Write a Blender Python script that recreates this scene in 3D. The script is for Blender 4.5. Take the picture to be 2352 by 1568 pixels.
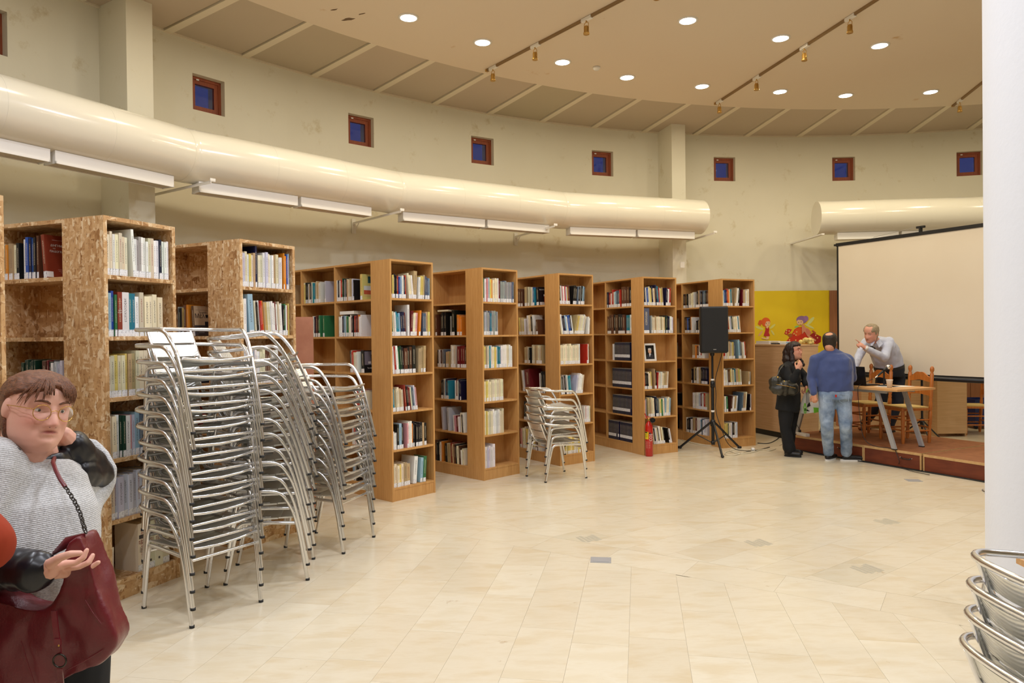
import bpy, math, random, re
import numpy as np
from mathutils import Vector, Matrix
random.seed(7); rng = np.random.default_rng(7)
for o in list(bpy.data.objects): bpy.data.objects.remove(o)
S = bpy.context.scene; COL = S.collection
PI = math.pi; R_ = math.radians
def V(*a): return Vector(a)

# ------------------------------------------------------------------ camera, world, exposure
FPX = 1650.0; EYE = 1.66; PIT = math.atan(14/1650.0); ROLL = 0.0114
cam_d = bpy.data.cameras.new('camera'); cam = bpy.data.objects.new('camera', cam_d); COL.objects.link(cam)
cam_d.sensor_width = 36.0; cam_d.lens = 36.0*FPX/2352.0; cam_d.clip_start = 0.05
cam.matrix_world = Matrix.Translation((0, 0, EYE)) @ Matrix.Rotation(PI/2-PIT, 4, 'X') @ Matrix.Rotation(-ROLL, 4, 'Z')
S.camera = cam
W = bpy.data.worlds.new('dusk'); S.world = W; W.use_nodes = True
W.node_tree.nodes['Background'].inputs[0].default_value = (0.035, 0.07, 0.30, 1)
W.node_tree.nodes['Background'].inputs[1].default_value = 0.42
S.view_settings.view_transform = 'Standard'; S.view_settings.look = 'None'
S.view_settings.gamma = 1; S.view_settings.use_curve_mapping = False
S.view_settings.exposure = 0.0
LIGHT_FAR = 15.0; LIGHT_NEAR = 49.0
WARM = (1.0, 0.875, 0.62); NEUTRAL = (0.92, 0.97, 1.08)

# ------------------------------------------------------------------ measuring helpers: a sight line from the eye to a surface of the room
_F = np.array([0, math.cos(PIT), -math.sin(PIT)]); _X = np.array([1., 0, 0]); _U = np.cross(_X, _F)
def ray(px, py):
    a, b = px-1176., 784.-py; c, s = math.cos(ROLL), math.sin(ROLL)
    return _F*FPX + _X*(a*c+b*s) + _U*(-a*s+b*c)
def at_z(px, py, z):
    d = ray(px, py); p = d*((z-EYE)/d[2]); return V(p[0], p[1], z)
def P(px, py, Y):
    d = ray(px, py); p = d*(Y/d[1]); return V(p[0], p[1], p[2]+EYE)
def on_plane(px, py, o, n):
    d = Vector(ray(px, py)); e = V(0, 0, EYE); return e + d*((o-e).dot(n)/d.dot(n))
def project(p):
    q = np.array(p)-np.array([0, 0, EYE]); w = q@_F
    if w < .1: return (-9999, -9999, w)
    u = q@_X/w*FPX; v = q@_U/w*FPX; c, s = math.cos(ROLL), math.sin(ROLL)
    return (1176+u*c-v*s, 784-(u*s+v*c), w)
CC = V(5.55, 1.48, 0); RW = 11.9; HC = 5.3          # the round room
CI = V(5.57, 1.00, 0); RI = 10.71
def pol(a, r, z=0, c=CC): return V(c.x+r*math.cos(R_(a)), c.y+r*math.sin(R_(a)), z)

# ------------------------------------------------------------------ materials
MATS = {}
def lin(c):
    return tuple((x/12.92 if x <= .04045 else ((x+.055)/1.055)**2.4) for x in c)
def rgb(r, g, b): return lin((r/255, g/255, b/255))
class NT:
    def __init__(s, m): s.t = m.node_tree; s.n = s.t.nodes; s.b = s.n['Principled BSDF']
    def new(s, k, **kw):
        x = s.n.new(k)
        for a, b in kw.items():
            if a.startswith('i_'):
                a = a[2:]; x.inputs[int(a) if a.isdigit() else a.replace('_', ' ')].default_value = b
            else: setattr(x, a, b)
        return x
    def link(s, a, b): s.t.links.new(a, b)
    def noise(s, vec, scale, detail=3, rough=.5):
        x = s.new('ShaderNodeTexNoise', i_Scale=scale, i_Detail=detail, i_Roughness=rough); s.link(vec, x.inputs['Vector']); return x.outputs['Fac']
    def mapping(s, vec, scale=(1, 1, 1), rot=(0, 0, 0)):
        x = s.new('ShaderNodeMapping'); x.inputs['Scale'].default_value = scale; x.inputs['Rotation'].default_value = rot; s.link(vec, x.inputs['Vector']); return x.outputs[0]
    def ramp(s, fac, stops):
        x = s.new('ShaderNodeValToRGB'); s.link(fac, x.inputs[0]); e = x.color_ramp.elements
        while len(e) < len(stops): e.new(.5)
        for i, (p, c) in enumerate(stops): e[i].position = p; e[i].color = (*c, 1) if len(c) == 3 else c
        return x.outputs[0]
    def mix(s, fac, a, b, mode='MIX'):
        x = s.new('ShaderNodeMix', data_type='RGBA', blend_type=mode)
        for v, i in ((fac, 0), (a, 6), (b, 7)):
            if isinstance(v, (int, float)): x.inputs[i].default_value = v
            elif isinstance(v, tuple): x.inputs[i].default_value = (*v, 1)
            else: s.link(v, x.inputs[i])
        return x.outputs[2]
    def math(s, op, a, b=0.):
        x = s.new('ShaderNodeMath', operation=op)
        for v, i in ((a, 0), (b, 1)):
            if isinstance(v, (int, float)): x.inputs[i].default_value = v
            else: s.link(v, x.inputs[i])
        return x.outputs[0]
    def bump(s, h, dist, strength=1.):
        x = s.new('ShaderNodeBump', i_Distance=dist, i_Strength=strength); s.link(h, x.inputs['Height']); s.link(x.outputs[0], s.b.inputs['Normal'])
    def coord(s, k='Object'): return s.new('ShaderNodeTexCoord').outputs[k]
    def base(s, c): s.link(c, s.b.inputs['Base Color'])
def mat(name, col=(.8, .8, .8), rough=.5, metal=0., emit=None, est=0., spec=.5, trans=0., sheen=0., coat=0., fn=None, var=0.):
    if name in MATS: return MATS[name]
    m = bpy.data.materials.new(name); m.use_nodes = True; t = NT(m); b = t.b
    b.inputs['Base Color'].default_value = (*col, 1); b.inputs['Roughness'].default_value = rough; b.inputs['Metallic'].default_value = metal
    b.inputs['Specular IOR Level'].default_value = spec; b.inputs['Transmission Weight'].default_value = trans
    b.inputs['Sheen Weight'].default_value = sheen; b.inputs['Coat Weight'].default_value = coat
    if emit: b.inputs['Emission Color'].default_value = (*emit, 1); b.inputs['Emission Strength'].default_value = est
    if fn: fn(t)
    elif var:
        f = t.noise(t.coord(), 9, 4); dk = tuple(x*(1-var) for x in col)
        t.base(t.mix(f, dk, tuple(min(1, x*(1+var*.6)) for x in col)))
    MATS[name] = m; return m
def f_wall(t):
    o = t.coord(); a = t.noise(o, .55, 4, .6); b = t.noise(o, 3.2, 6, .7)
    c = t.ramp(a, [(.3, rgb(226, 220, 199)), (.7, rgb(232, 227, 208))])
    st = t.ramp(b, [(.60, (1, 1, 1)), (.74, rgb(232, 224, 206))])
    t.base(t.mix(1., c, st, 'MULTIPLY')); t.bump(t.noise(o, 60, 3), .002, .25)
mat('wall_paint', rough=.75, spec=.25, fn=f_wall)
def f_ceil(t):
    o = t.coord(); b = t.noise(o, 1.3, 5, .65); c2 = t.noise(o, .25, 2)
    c = t.ramp(c2, [(.35, rgb(224, 208, 186)), (.65, rgb(227, 213, 192))])
    st = t.ramp(b, [(.66, (1, 1, 1)), (.74, rgb(222, 188, 130))])
    t.base(t.mix(1., c, st, 'MULTIPLY'))
mat('ceiling_paint', rough=.8, spec=.2, fn=f_ceil)
def f_panel(t):
    i = t.new('ShaderNodeObjectInfo').outputs['Random']; o = t.coord(); n = t.noise(o, .9, 2)
    c = t.ramp(i, [(0, rgb(194, 180, 158)), (.5, rgb(200, 182, 162)), (1, rgb(188, 176, 150))])
    t.base(t.mix(t.math('MULTIPLY', n, .3), c, rgb(168, 156, 130)))
mat('panel_grey', rough=.6, spec=.3, fn=f_panel)
mat('bar_paint', rgb(226, 214, 190), .6)
mat('duct_paint', rgb(233, 228, 212), .16, spec=.5, coat=.3, fn=lambda t: t.bump(t.noise(t.coord(), 3, 2), .006, .3))
mat('white_enamel', rgb(235, 232, 226), .35, fn=lambda t: t.bump(t.noise(t.coord(), 40, 2), .0006, .2))
mat('pillar_paint', rgb(236, 238, 244), .7, spec=.25, fn=lambda t: t.bump(t.noise(t.coord(), 45, 4), .003, .3))
def f_marble(t):
    a = t.new('ShaderNodeAttribute', attribute_name='Col'); pos = t.new('ShaderNodeNewGeometry').outputs['Position']
    sh = t.new('ShaderNodeVectorMath', operation='ADD'); cb = t.new('ShaderNodeCombineXYZ'); rd_ = t.math('MULTIPLY', t.new('ShaderNodeObjectInfo').outputs['Random'], 40.)
    for q in range(3): t.link(rd_, cb.inputs[q])
    t.link(pos, sh.inputs[0]); t.link(cb.outputs[0], sh.inputs[1]); o = sh.outputs[0]
    o2 = t.mapping(o, (1, 3, 1), (0, 0, R_(-50)))
    n = t.noise(o2, 2.2, 8, .62); v = t.ramp(n, [(.34, rgb(242, 232, 214)), (.5, (1, 1, 1)), (.64, rgb(247, 242, 232))])
    n2 = t.noise(o, 5, 9, .75); v2 = t.ramp(n2, [(.30, rgb(206, 182, 156)), (.36, (1, 1, 1))])
    c = t.mix(.65, a.outputs[0], v, 'MULTIPLY'); c = t.mix(.55, c, v2, 'MULTIPLY'); t.base(c)
    r = t.noise(o, 1.6, 3); t.link(t.ramp(r, [(.3, (.17,)*3), (.7, (.27,)*3)]), t.b.inputs['Roughness'])
mat('marble', rough=.2, spec=.5, fn=f_marble)
mat('grout', rgb(206, 194, 168), .6, var=.05)
def f_osb(t):
    o = t.coord()
    lays = []
    for k, (rot, sc) in enumerate((((.3, .4, .5), (22, 80, 8)), ((1.1, .2, 1.4), (20, 8, 70)), ((.2, 1.2, 2.3), (70, 24, 9)), ((.9, .9, .2), (9, 56, 22)))):
        v = t.new('ShaderNodeTexVoronoi', i_Scale=1.0, i_Randomness=1.0); t.link(t.mapping(o, sc, rot), v.inputs['Vector'])
        lays.append((v.outputs['Color'], v.outputs['Distance']))
    def tone(c):
        s = t.new('ShaderNodeSeparateColor'); t.link(c, s.inputs[0]); return s.outputs[0]
    pal = [(0, rgb(158, 112, 66)), (.10, rgb(192, 146, 96)), (.45, rgb(208, 165, 114)), (.75, rgb(220, 182, 134)), (.9, rgb(236, 208, 166)), (1, rgb(240, 216, 178))]
    c = t.ramp(tone(lays[0][0]), pal)
    for i in (1, 2, 3):
        m = t.ramp(t.noise(t.mapping(o, (1, 1, 1), (i, i, i)), 10+4*i, 3), [(.47, (0, 0, 0)), (.53, (1, 1, 1))])
        c = t.mix(m, c, t.ramp(tone(lays[i][0]), pal))
    dk = t.ramp(t.noise(t.mapping(o, (30, 30, 12), (.5, .2, .1)), 2.5, 3, .7), [(.30, rgb(120, 66, 26)), (.38, (1, 1, 1))])
    t.base(t.mix(.8, c, dk, 'MULTIPLY')); t.bump(tone(lays[1][0]), .0012, .5)
mat('chipboard', rough=.55, spec=.3, fn=f_osb)
def f_beech(t):
    o = t.coord(); n = t.noise(t.mapping(o, (22, 22, .9)), 2.2, 4, .6); f = t.noise(t.mapping(o, (140, 140, 3)), 3, 2)
    c = t.ramp(n, [(.3, rgb(200, 150, 88)), (.55, rgb(210, 161, 98)), (.75, rgb(217, 169, 108))])
    t.base(t.mix(.3, c, t.ramp(f, [(.35, rgb(196, 150, 110)), (.6, (1, 1, 1))]), 'MULTIPLY'))
mat('beech', rough=.42, spec=.4, fn=f_beech)
def f_grain(c1, c2, sc=(2, 2, 30)):
    def g(t):
        n = t.noise(t.mapping(t.coord(), sc), 2.0, 4, .6); t.base(t.ramp(n, [(.3, c1), (.7, c2)]))
    return g
mat('pale_veneer', rough=.45, fn=f_grain(rgb(196, 158, 116), rgb(214, 178, 136), (1, 1, 26)))
mat('brown_laminate', rough=.5, fn=f_grain(rgb(132, 84, 52), rgb(150, 98, 62), (20, 20, 1)))
mat('orange_wood', rough=.35, fn=f_grain(rgb(164, 92, 36), rgb(196, 118, 50), (20, 20, 2)))
mat('window_wood', rough=.5, fn=f_grain(rgb(128, 58, 28), rgb(160, 78, 38), (20, 20, 3)))
mat('desk_wood', rough=.4, fn=f_grain(rgb(196, 146, 92), rgb(212, 164, 108), (3, 26, 26)))
mat('stage_top', rough=.6, fn=f_grain(rgb(128, 78, 44), rgb(152, 96, 58), (5, 5, 5)))
mat('stage_side', rough=.5, fn=f_grain(rgb(96, 40, 20), rgb(118, 54, 28), (2, 2, 12)))
mat('stage_edge', rough=.6, fn=f_grain(rgb(190, 150, 96), rgb(206, 168, 116), (12, 12, 12)))
mat('rush', rough=.9, fn=f_grain(rgb(196, 168, 100), rgb(222, 198, 134), (80, 4, 4)))
mat('aluminium', (.80, .80, .81), .2, 1., fn=lambda t: t.link(t.ramp(t.noise(t.coord(), 8, 3), [(.3, (.14,)*3), (.7, (.30,)*3)]), t.b.inputs['Roughness']))
def f_slat(t):
    w = t.new('ShaderNodeTexWave', bands_direction='Y', i_Scale=52., i_Distortion=0.); t.link(t.coord(), w.inputs['Vector']); t.bump(w.outputs[1], .0015, .6)
mat('slat_metal', (.80, .80, .76), .38, .85, fn=f_slat)
mat('rubber', (.012, .012, .013), .6, var=.2)
mat('black_plastic', (.007, .007, .008), .45, var=.2)
mat('speaker_mesh', (.006, .006, .007), .7, fn=lambda t: t.bump(t.noise(t.coord(), 500, 1), .002, 1.))
mat('black_metal', (.02, .02, .022), .35, .3, var=.2)
mat('chrome', (.8, .8, .82), .15, 1., var=.05)
mat('brass', rgb(190, 150, 80), .35, .8, var=.1)
mat('track_metal', rgb(150, 122, 84), .5, .2, var=.1)
mat('glass', (.9, .95, 1), .02, trans=1., spec=.5, fn=lambda t: t.link(t.ramp(t.noise(t.coord(), 6, 3), [(.3, (.02,)*3), (.8, (.06,)*3)]), t.b.inputs['Roughness']))
mat('lamp_glow', (1, 1, 1), .5, emit=(1, .95, .85), est=14.)
mat('screen_cloth', rgb(228, 216, 196), .9, spec=.1, fn=lambda t: t.base(t.ramp(t.noise(t.coord(), 1.2, 2), [(.3, rgb(226, 214, 194)), (.7, rgb(230, 219, 200))])))
mat('yellow_paint', rgb(208, 172, 10), .6, fn=lambda t: t.base(t.ramp(t.noise(t.coord(), .9, 3), [(.3, rgb(216, 182, 10)), (.7, rgb(226, 200, 22))])))
def f_attr(t):
    a = t.new('ShaderNodeAttribute', attribute_name='Col'); t.base(a.outputs[0])
mat('painted', rough=.6, fn=f_attr)
def f_book(t):
    a = t.new('ShaderNodeAttribute', attribute_name='Col'); k = t.new('ShaderNodeAttribute', attribute_name='Ink')
    u = t.new('ShaderNodeUVMap'); s = t.new('ShaderNodeSeparateXYZ'); t.link(u.outputs[0], s.inputs[0])
    x, y = s.outputs[0], s.outputs[1]
    band = t.math('LESS_THAN', t.math('ABSOLUTE', t.math('SUBTRACT', x, .5)), .17)
    vy = t.math('LESS_THAN', t.math('ABSOLUTE', t.math('SUBTRACT', y, .6)), .27)
    sc = t.new('ShaderNodeVectorMath', operation='MULTIPLY'); t.link(u.outputs[0], sc.inputs[0]); sc.inputs[1].default_value = (5, 60, 1)
    n = t.new('ShaderNodeTexNoise', i_Scale=1., i_Detail=1.); t.link(sc.outputs[0], n.inputs['Vector'])
    g = t.math('GREATER_THAN', n.outputs['Fac'], .52)
    f = t.math('MULTIPLY', t.math('MULTIPLY', band, vy), g)
    t.base(t.mix(t.math('MULTIPLY', f, .8), a.outputs[0], k.outputs[0]))
mat('book_cover', rough=.42, spec=.4, fn=f_book)
mat('paper', rgb(226, 216, 190), .9, fn=f_grain(rgb(214, 202, 172), rgb(232, 222, 198), (200, 200, 1)))
def f_lab(t):
    n = t.noise(t.mapping(t.coord(), (90, 90, 130)), 1.4, 2); t.base(t.ramp(n, [(.34, rgb(110, 110, 120)), (.40, rgb(238, 238, 240))]))
mat('sticker', rough=.6, fn=f_lab)
def f_skin(t):
    a = t.new('ShaderNodeAttribute', attribute_name='Col'); n = t.noise(t.coord(), 26, 4)
    t.base(t.mix(.5, a.outputs[0], t.ramp(n, [(.3, (.94, .86, .82)), (.7, (1, 1, 1))]), 'MULTIPLY'))
    t.b.inputs['Subsurface Weight'].default_value = .08; t.b.inputs['Subsurface Radius'].default_value = (.01, .004, .002)
mat('skin', rough=.5, spec=.35, fn=f_skin)
def f_hair(c1, c2, sc=(90, 90, 10)):
    def g(t):
        o = t.coord(); n = t.noise(t.mapping(o, sc), 2.2, 4, .7); t.base(t.ramp(n, [(.3, c1), (.7, c2)])); t.bump(n, .004, .8)
    return g
mat('brown_hair', rough=.45, fn=f_hair(rgb(48, 26, 14), rgb(146, 88, 50), (30, 130, 130)))
mat('dark_hair', rough=.45, fn=f_hair(rgb(16, 8, 7), rgb(46, 24, 18)))
mat('black_hair', rough=.5, fn=f_hair(rgb(18, 13, 10), rgb(52, 38, 26)))
mat('grey_hair', rough=.6, fn=f_hair(rgb(120, 104, 80), rgb(176, 160, 130)))
def f_knit(t):
    o = t.coord(); w = t.new('ShaderNodeTexWave', bands_direction='Z', i_Scale=62., i_Distortion=1.5); w.inputs['Detail Scale'].default_value = 4; t.link(o, w.inputs['Vector'])
    n = t.noise(o, 170, 3, .7); f = t.noise(o, 14, 3)
    t.base(t.mix(.3, t.ramp(n, [(.30, rgb(168, 167, 166)), (.6, rgb(206, 206, 205))]), t.ramp(w.outputs[1], [(0, rgb(196, 194, 190)), (.6, (1, 1, 1))]), 'MULTIPLY'))
    t.bump(t.math('ADD', w.outputs[1], t.math('MULTIPLY', n, 1.2)), .0025, .6)
mat('grey_knit', rough=.95, sheen=.4, fn=f_knit)
def f_cloth(c, var=.25, bs=9, bd=.012):
    def g(t):
        o = t.coord(); n = t.noise(t.mapping(o, (1, 1, .55)), bs, 3, .5); t.base(t.mix(n, tuple(x*(1-var) for x in c), tuple(min(1, x*(1+var)) for x in c))); t.bump(n, bd, .6)
    return g
mat('black_satin', rough=.32, spec=.5, fn=f_cloth(rgb(20, 20, 26), .2, 7, .03))
mat('black_cloth', rough=.9, fn=f_cloth(rgb(16, 17, 20)))
mat('navy_cloth', rough=.85, fn=f_cloth(rgb(22, 26, 38)))
mat('orange_knit', rough=.95, fn=f_cloth(rgb(150, 50, 18)))
mat('blue_sweat', rough=.92, sheen=.3, fn=f_cloth(rgb(62, 76, 124), .16, 6, .03))
def f_denim(t):
    o = t.coord(); n = t.noise(o, 5, 4, .6); f = t.noise(o, 260, 2); t.base(t.mix(.35, t.ramp(n, [(.34, rgb(96, 118, 148)), (.64, rgb(168, 186, 208))]), t.ramp(f, [(.3, (.5, .55, .65)), (.6, (1, 1, 1))]), 'MULTIPLY')); t.bump(t.noise(t.mapping(o, (1, 1, .8)), 9, 3), .02, .7)
mat('denim', rough=.9, fn=f_denim)
def f_shirt(t):
    o = t.coord(); w = t.new('ShaderNodeTexWave', bands_direction='X', i_Scale=60.); t.link(o, w.inputs['Vector']); t.base(t.mix(w.outputs[1], rgb(178, 186, 214), rgb(208, 212, 226))); t.bump(t.noise(t.mapping(o, (1, 1, .6)), 8, 3), .03, .8)
mat('blue_shirt', rough=.8, fn=f_shirt)
def f_leather(c):
    def g(t):
        o = t.coord(); v = t.noise(o, 160, 4, .7); n = t.noise(o, 7, 3); t.base(t.mix(n, tuple(x*.75 for x in c), tuple(x*1.25 for x in c))); t.bump(t.math('ADD', t.math('MULTIPLY', v, .12), n), .012, .6)
    return g
mat('red_leather', rough=.34, spec=.5, coat=.15, fn=f_leather(rgb(104, 26, 34)))
mat('olive_leather', rough=.35, spec=.5, coat=.2, fn=f_leather(rgb(40, 38, 30)))
mat('gold', rgb(210, 170, 90), .25, 1., var=.1)
mat('gunmetal', rgb(70, 66, 62), .3, 1., var=.2)
mat('white_rubber', rgb(228, 224, 216), .6, var=.05)
mat('red_enamel', rgb(190, 30, 20), .25, spec=.5, coat=.3, var=.06)
mat('white_plastic', rgb(232, 228, 222), .45, var=.04)
mat('white_cable', rgb(224, 214, 190), .5, var=.05)
mat('grey_enamel', rgb(176, 176, 178), .4, .3, var=.08)
mat('green_plastic', rgb(120, 200, 50), .5, var=.1)
mat('photo_back', rgb(14, 12, 12), .3, var=.1)

# ------------------------------------------------------------------ mesh collector
class MB:
    def __init__(s): s.v = []; s.f = []; s.c = []; s.k = []; s.uv = []; s.sm = []; s.col = (.8, .8, .8); s.ink = (.1, .1, .1)
    def add(s, vs, fs, smooth=False, uvs=None, M=None):
        o = len(s.v)
        for p in vs: s.v.append(tuple(M @ Vector(p)) if M is not None else tuple(p))
        for i, f in enumerate(fs):
            s.f.append(tuple(o+j for j in f)); s.c.append(s.col); s.k.append(s.ink); s.sm.append(smooth)
            s.uv.append(uvs[i] if uvs else [(0, 0)]*len(f))
        return s
    def box(s, a, b, M=None, uvfront=False):
        x0, y0, z0 = a; x1, y1, z1 = b
        vs = [(x0, y0, z0), (x1, y0, z0), (x1, y1, z0), (x0, y1, z0), (x0, y0, z1), (x1, y0, z1), (x1, y1, z1), (x0, y1, z1)]
        fs = [(0, 3, 2, 1), (4, 5, 6, 7), (0, 1, 5, 4), (1, 2, 6, 5), (2, 3, 7, 6), (3, 0, 4, 7)]
        z = [(0, 0)]*4; uv = [z, z, [(0, 0), (1, 0), (1, 1), (0, 1)] if uvfront else z, z, z, z]
        return s.add(vs, fs, False, uv, M)
    def loft(s, rings, cap=True, closed=True, smooth=True):
        n = len(rings[0]); vs = [p for r in rings for p in r]; fs = []
        for i in range(len(rings)-1):
            for j in range(n if closed else n-1):
                k = (j+1) % n; fs.append((i*n+j, i*n+k, (i+1)*n+k, (i+1)*n+j))
        s.add(vs, fs, smooth)
        if cap:
            s.add(rings[0], [tuple(range(n))[::-1]], False); s.add(rings[-1], [tuple(range(n))], False)
        return s
    def tube(s, pts, r, n=8, cap=True, smooth=True):
        pts = [Vector(p) for p in pts]; m = len(pts); rs = r if isinstance(r, (list, tuple)) else [r]*m
        t0 = (pts[1]-pts[0]).normalized(); up = V(0, 0, 1) if abs(t0.z) < .9 else V(1, 0, 0); u = t0.cross(up).normalized(); rings = []
        for i in range(m):
            t = ((pts[min(i+1, m-1)]-pts[i]).normalized()+(pts[i]-pts[max(i-1, 0)]).normalized())
            t = t.normalized() if t.length > 1e-6 else t0
            u = (u-t*u.dot(t)).normalized(); w = t.cross(u)
            rings.append([pts[i]+(u*math.cos(2*PI*j/n)+w*math.sin(2*PI*j/n))*rs[i] for j in range(n)])
        return s.loft(rings, cap, True, smooth)
    def lathe(s, prof, n=16, M=None):
        rings = [[V(r*math.cos(2*PI*j/n), r*math.sin(2*PI*j/n), z) for j in range(n)] for r, z in prof]
        if M is not None: rings = [[M @ p for p in r] for r in rings]
        return s.loft(rings)
    def prism(s, poly, z0, z1, M=None):
        n = len(poly); vs = [(x, y, z0) for x, y in poly]+[(x, y, z1) for x, y in poly]
        fs = [tuple(range(n))[::-1], tuple(range(n, 2*n))]+[(i, (i+1) % n, (i+1) % n+n, i+n) for i in range(n)]
        return s.add(vs, fs, False, None, M)
    def ball(s, c, r, nu=12, nv=8, M=None):
        r = (r, r, r) if isinstance(r, (int, float)) else r; c = Vector(c); rings = []
        for i in range(nv+1):
            a = -PI/2+PI*i/nv; q = max(math.cos(a), .02)
            ring = [V(r[0]*q*math.cos(2*PI*j/nu), r[1]*q*math.sin(2*PI*j/nu), r[2]*math.sin(a)) for j in range(nu)]
            rings.append([c+(M @ p if M is not None else p) for p in ring])
        return s.loft(rings)
    def caps(s, p0, r0, p1, r1, n=10):
        p0 = Vector(p0); p1 = Vector(p1); t = (p1-p0)
        if t.length < 1e-5: return s.ball(p0, r0)
        t.normalize(); up = V(0, 0, 1) if abs(t.z) < .9 else V(1, 0, 0); u = t.cross(up).normalized(); w = t.cross(u); rings = []
        st = [(p0, r0, a) for a in (-85, -60, -30, 0)]+[(p1, r1, a) for a in (0, 30, 60, 85)]
        for p, r, a in st:
            rr = r*math.cos(R_(a)); q = p+t*(r*math.sin(R_(a))); rings.append([q+(u*math.cos(2*PI*j/n)+w*math.sin(2*PI*j/n))*rr for j in range(n)])
        return s.loft(rings)
    def mesh(s, name, m=None, attrs=False):
        me = bpy.data.meshes.new(name); me.from_pydata(s.v, [], s.f)
        me.polygons.foreach_set('use_smooth', s.sm)
        if attrs:
            for an, src in (('Col', s.c), ('Ink', s.k)):
                a = me.attributes.new(an, 'FLOAT_COLOR', 'FACE'); a.data.foreach_set('color', [x for c in src for x in (*c, 1.)])
            uv = me.uv_layers.new(name='UVMap'); uv.data.foreach_set('uv', [x for f in s.uv for p in f for x in p])
        if m: me.materials.append(MATS[m])
        return me
    def build(s, name, m, parent=None, attrs=False, mw=None):
        o = bpy.data.objects.new(name, s.mesh(name, m, attrs)); COL.objects.link(o)
        if parent: o.parent = parent
        if mw is not None: o.matrix_world = mw
        return o
def tag(o, label=None, cat=None, group=None, kind=None):
    if label: o['label'] = label
    if cat: o['category'] = cat
    if group: o['group'] = group
    if kind: o['kind'] = kind
    return o
def empty(name, loc=(0, 0, 0), rz=0.):
    o = bpy.data.objects.new(name, None); COL.objects.link(o); o.location = loc; o.rotation_euler = (0, 0, rz); o.empty_display_size = .1; return o
def copy_tree(o, parent=None):
    c = o.copy(); COL.objects.link(c); c.parent = parent
    for ch in KIDS.get(o.name, []): copy_tree(ch, c)
    return c
KIDS = {}
def snap(o):
    for x in bpy.data.objects:
        if x.parent: KIDS.setdefault(x.parent.name, [])
    def rec(a):
        KIDS[a.name] = [x for x in bpy.data.objects if x.parent == a]
        for b in KIDS[a.name]: rec(b)
    rec(o)
def part(fn, name, m, parent, attrs=False):
    b = MB(); fn(b); return b.build(name, m, parent, attrs)
def fit(mb_, name, m, origin, attrs=False):
    """a one-mesh thing built in world space, with its origin put at the given point"""
    o = mb_.build(name, m, None, attrs); o.data.transform(Matrix.Translation(-Vector(origin))); o.location = origin; return o
def at_root(root, *objs):
    """children built in world space keep their place under a root"""
    inv = Matrix.Translation(root.location) @ Matrix.Rotation(root.rotation_euler.z, 4, 'Z'); inv = inv.inverted()
    for o in objs: o.parent = root; o.data.transform(inv)
    return root
def text(body, size, name, m, mw, parent=None, extrude=.0004, align='CENTER'):
    """flat printed lettering as a mesh; mw is its place in the world"""
    c = bpy.data.curves.new(name, 'FONT'); c.body = body; c.size = size; c.extrude = extrude; c.align_x = align; c.align_y = 'CENTER'
    t = bpy.data.objects.new('temp_text', c); COL.objects.link(t); dg = bpy.context.evaluated_depsgraph_get()
    me = bpy.data.meshes.new_from_object(t.evaluated_get(dg)); bpy.data.objects.remove(t); me.materials.clear(); me.materials.append(MATS[m])
    o = bpy.data.objects.new(name, me); COL.objects.link(o); o.matrix_world = mw
    if parent:
        pm = parent.matrix_basis.copy(); o.parent = parent; o.matrix_basis = pm.inverted() @ mw
    return o
exec_sections = True
# ================================================================== SETTING
WIN = [(152.8, 1), (141.2, 2), (130.45, 3), (120.25, 4), (109.2, 5), (97.7, 6), (86.9, 7), (76.5, 8), (65.6, 9)]
WZ0, WZ1 = 4.46, 4.90; HW = 1.0
def wall_arc(name, a0, a1, wins):
    ang = set(np.round(np.arange(a0, a1+.01, 2.0), 3)) | {a1}
    for a, _ in wins: ang = {x for x in ang if not (a-HW-.3 < x < a+HW+.3)}; ang |= {a-HW, a+HW}
    ang = sorted(ang); b = MB(); zs = [0, WZ0, WZ1, HC]
    for i in range(len(ang)-1):
        p, q = ang[i], ang[i+1]; m = (p+q)/2
        for k in range(3):
            hole = k == 1 and any(abs(m-a) < HW for a, _ in wins)
            if not hole: b.add([pol(p, RW, zs[k]), pol(q, RW, zs[k]), pol(q, RW, zs[k+1]), pol(p, RW, zs[k+1])], [(0, 1, 2, 3)], k != 1)
            else:
                r2 = RW+.42; c = [(p, WZ0), (q, WZ0), (q, WZ1), (p, WZ1)]
                for e in range(4):
                    (u, z), (v, y) = c[e], c[(e+1) % 4]
                    b.add([pol(u, RW, z), pol(v, RW, y), pol(v, r2, y), pol(u, r2, z)], [(0, 1, 2, 3)])
    o = b.build(name, 'wall_paint'); tag(o, kind='structure'); return o
wall_arc('wall_back', 56., 170., WIN)
wall_arc('wall_front', 170., 416., [])
for a, n in WIN:
    root = empty('window_%d' % n, pol(a, RW+.09, WZ0), R_(a-90)); tag(root, kind='structure')   # local +y points outwards
    w = 2*math.tan(R_(HW))*(RW+.09)/2*1.0; h = WZ1-WZ0
    def ring(b, x0, x1, z0, z1, t, y0, y1):
        b.box((x0, y0, z0), (x0+t, y1, z1)); b.box((x1-t, y0, z0), (x1, y1, z1)); b.box((x0+t, y0, z0), (x1-t, y1, z0+t)); b.box((x0+t, y0, z1-t), (x1-t, y1, z1))
    part(lambda b: ring(b, -w, w, 0, h, .035, 0, .07), 'frame', 'window_wood', root)
    part(lambda b: ring(b, -w+.035, w-.035, .035, h-.035, .05, .012, .06), 'sash', 'window_wood', root)
    part(lambda b: b.box((-w+.08, .03, .08), (w-.08, .036, h-.08)), 'pane', 'glass', root)
    part(lambda b: b.box((-.004-w+.10, -.004, h*.9), (-w+.13, .0, h*.94)), 'catch', 'white_enamel', root)
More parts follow.
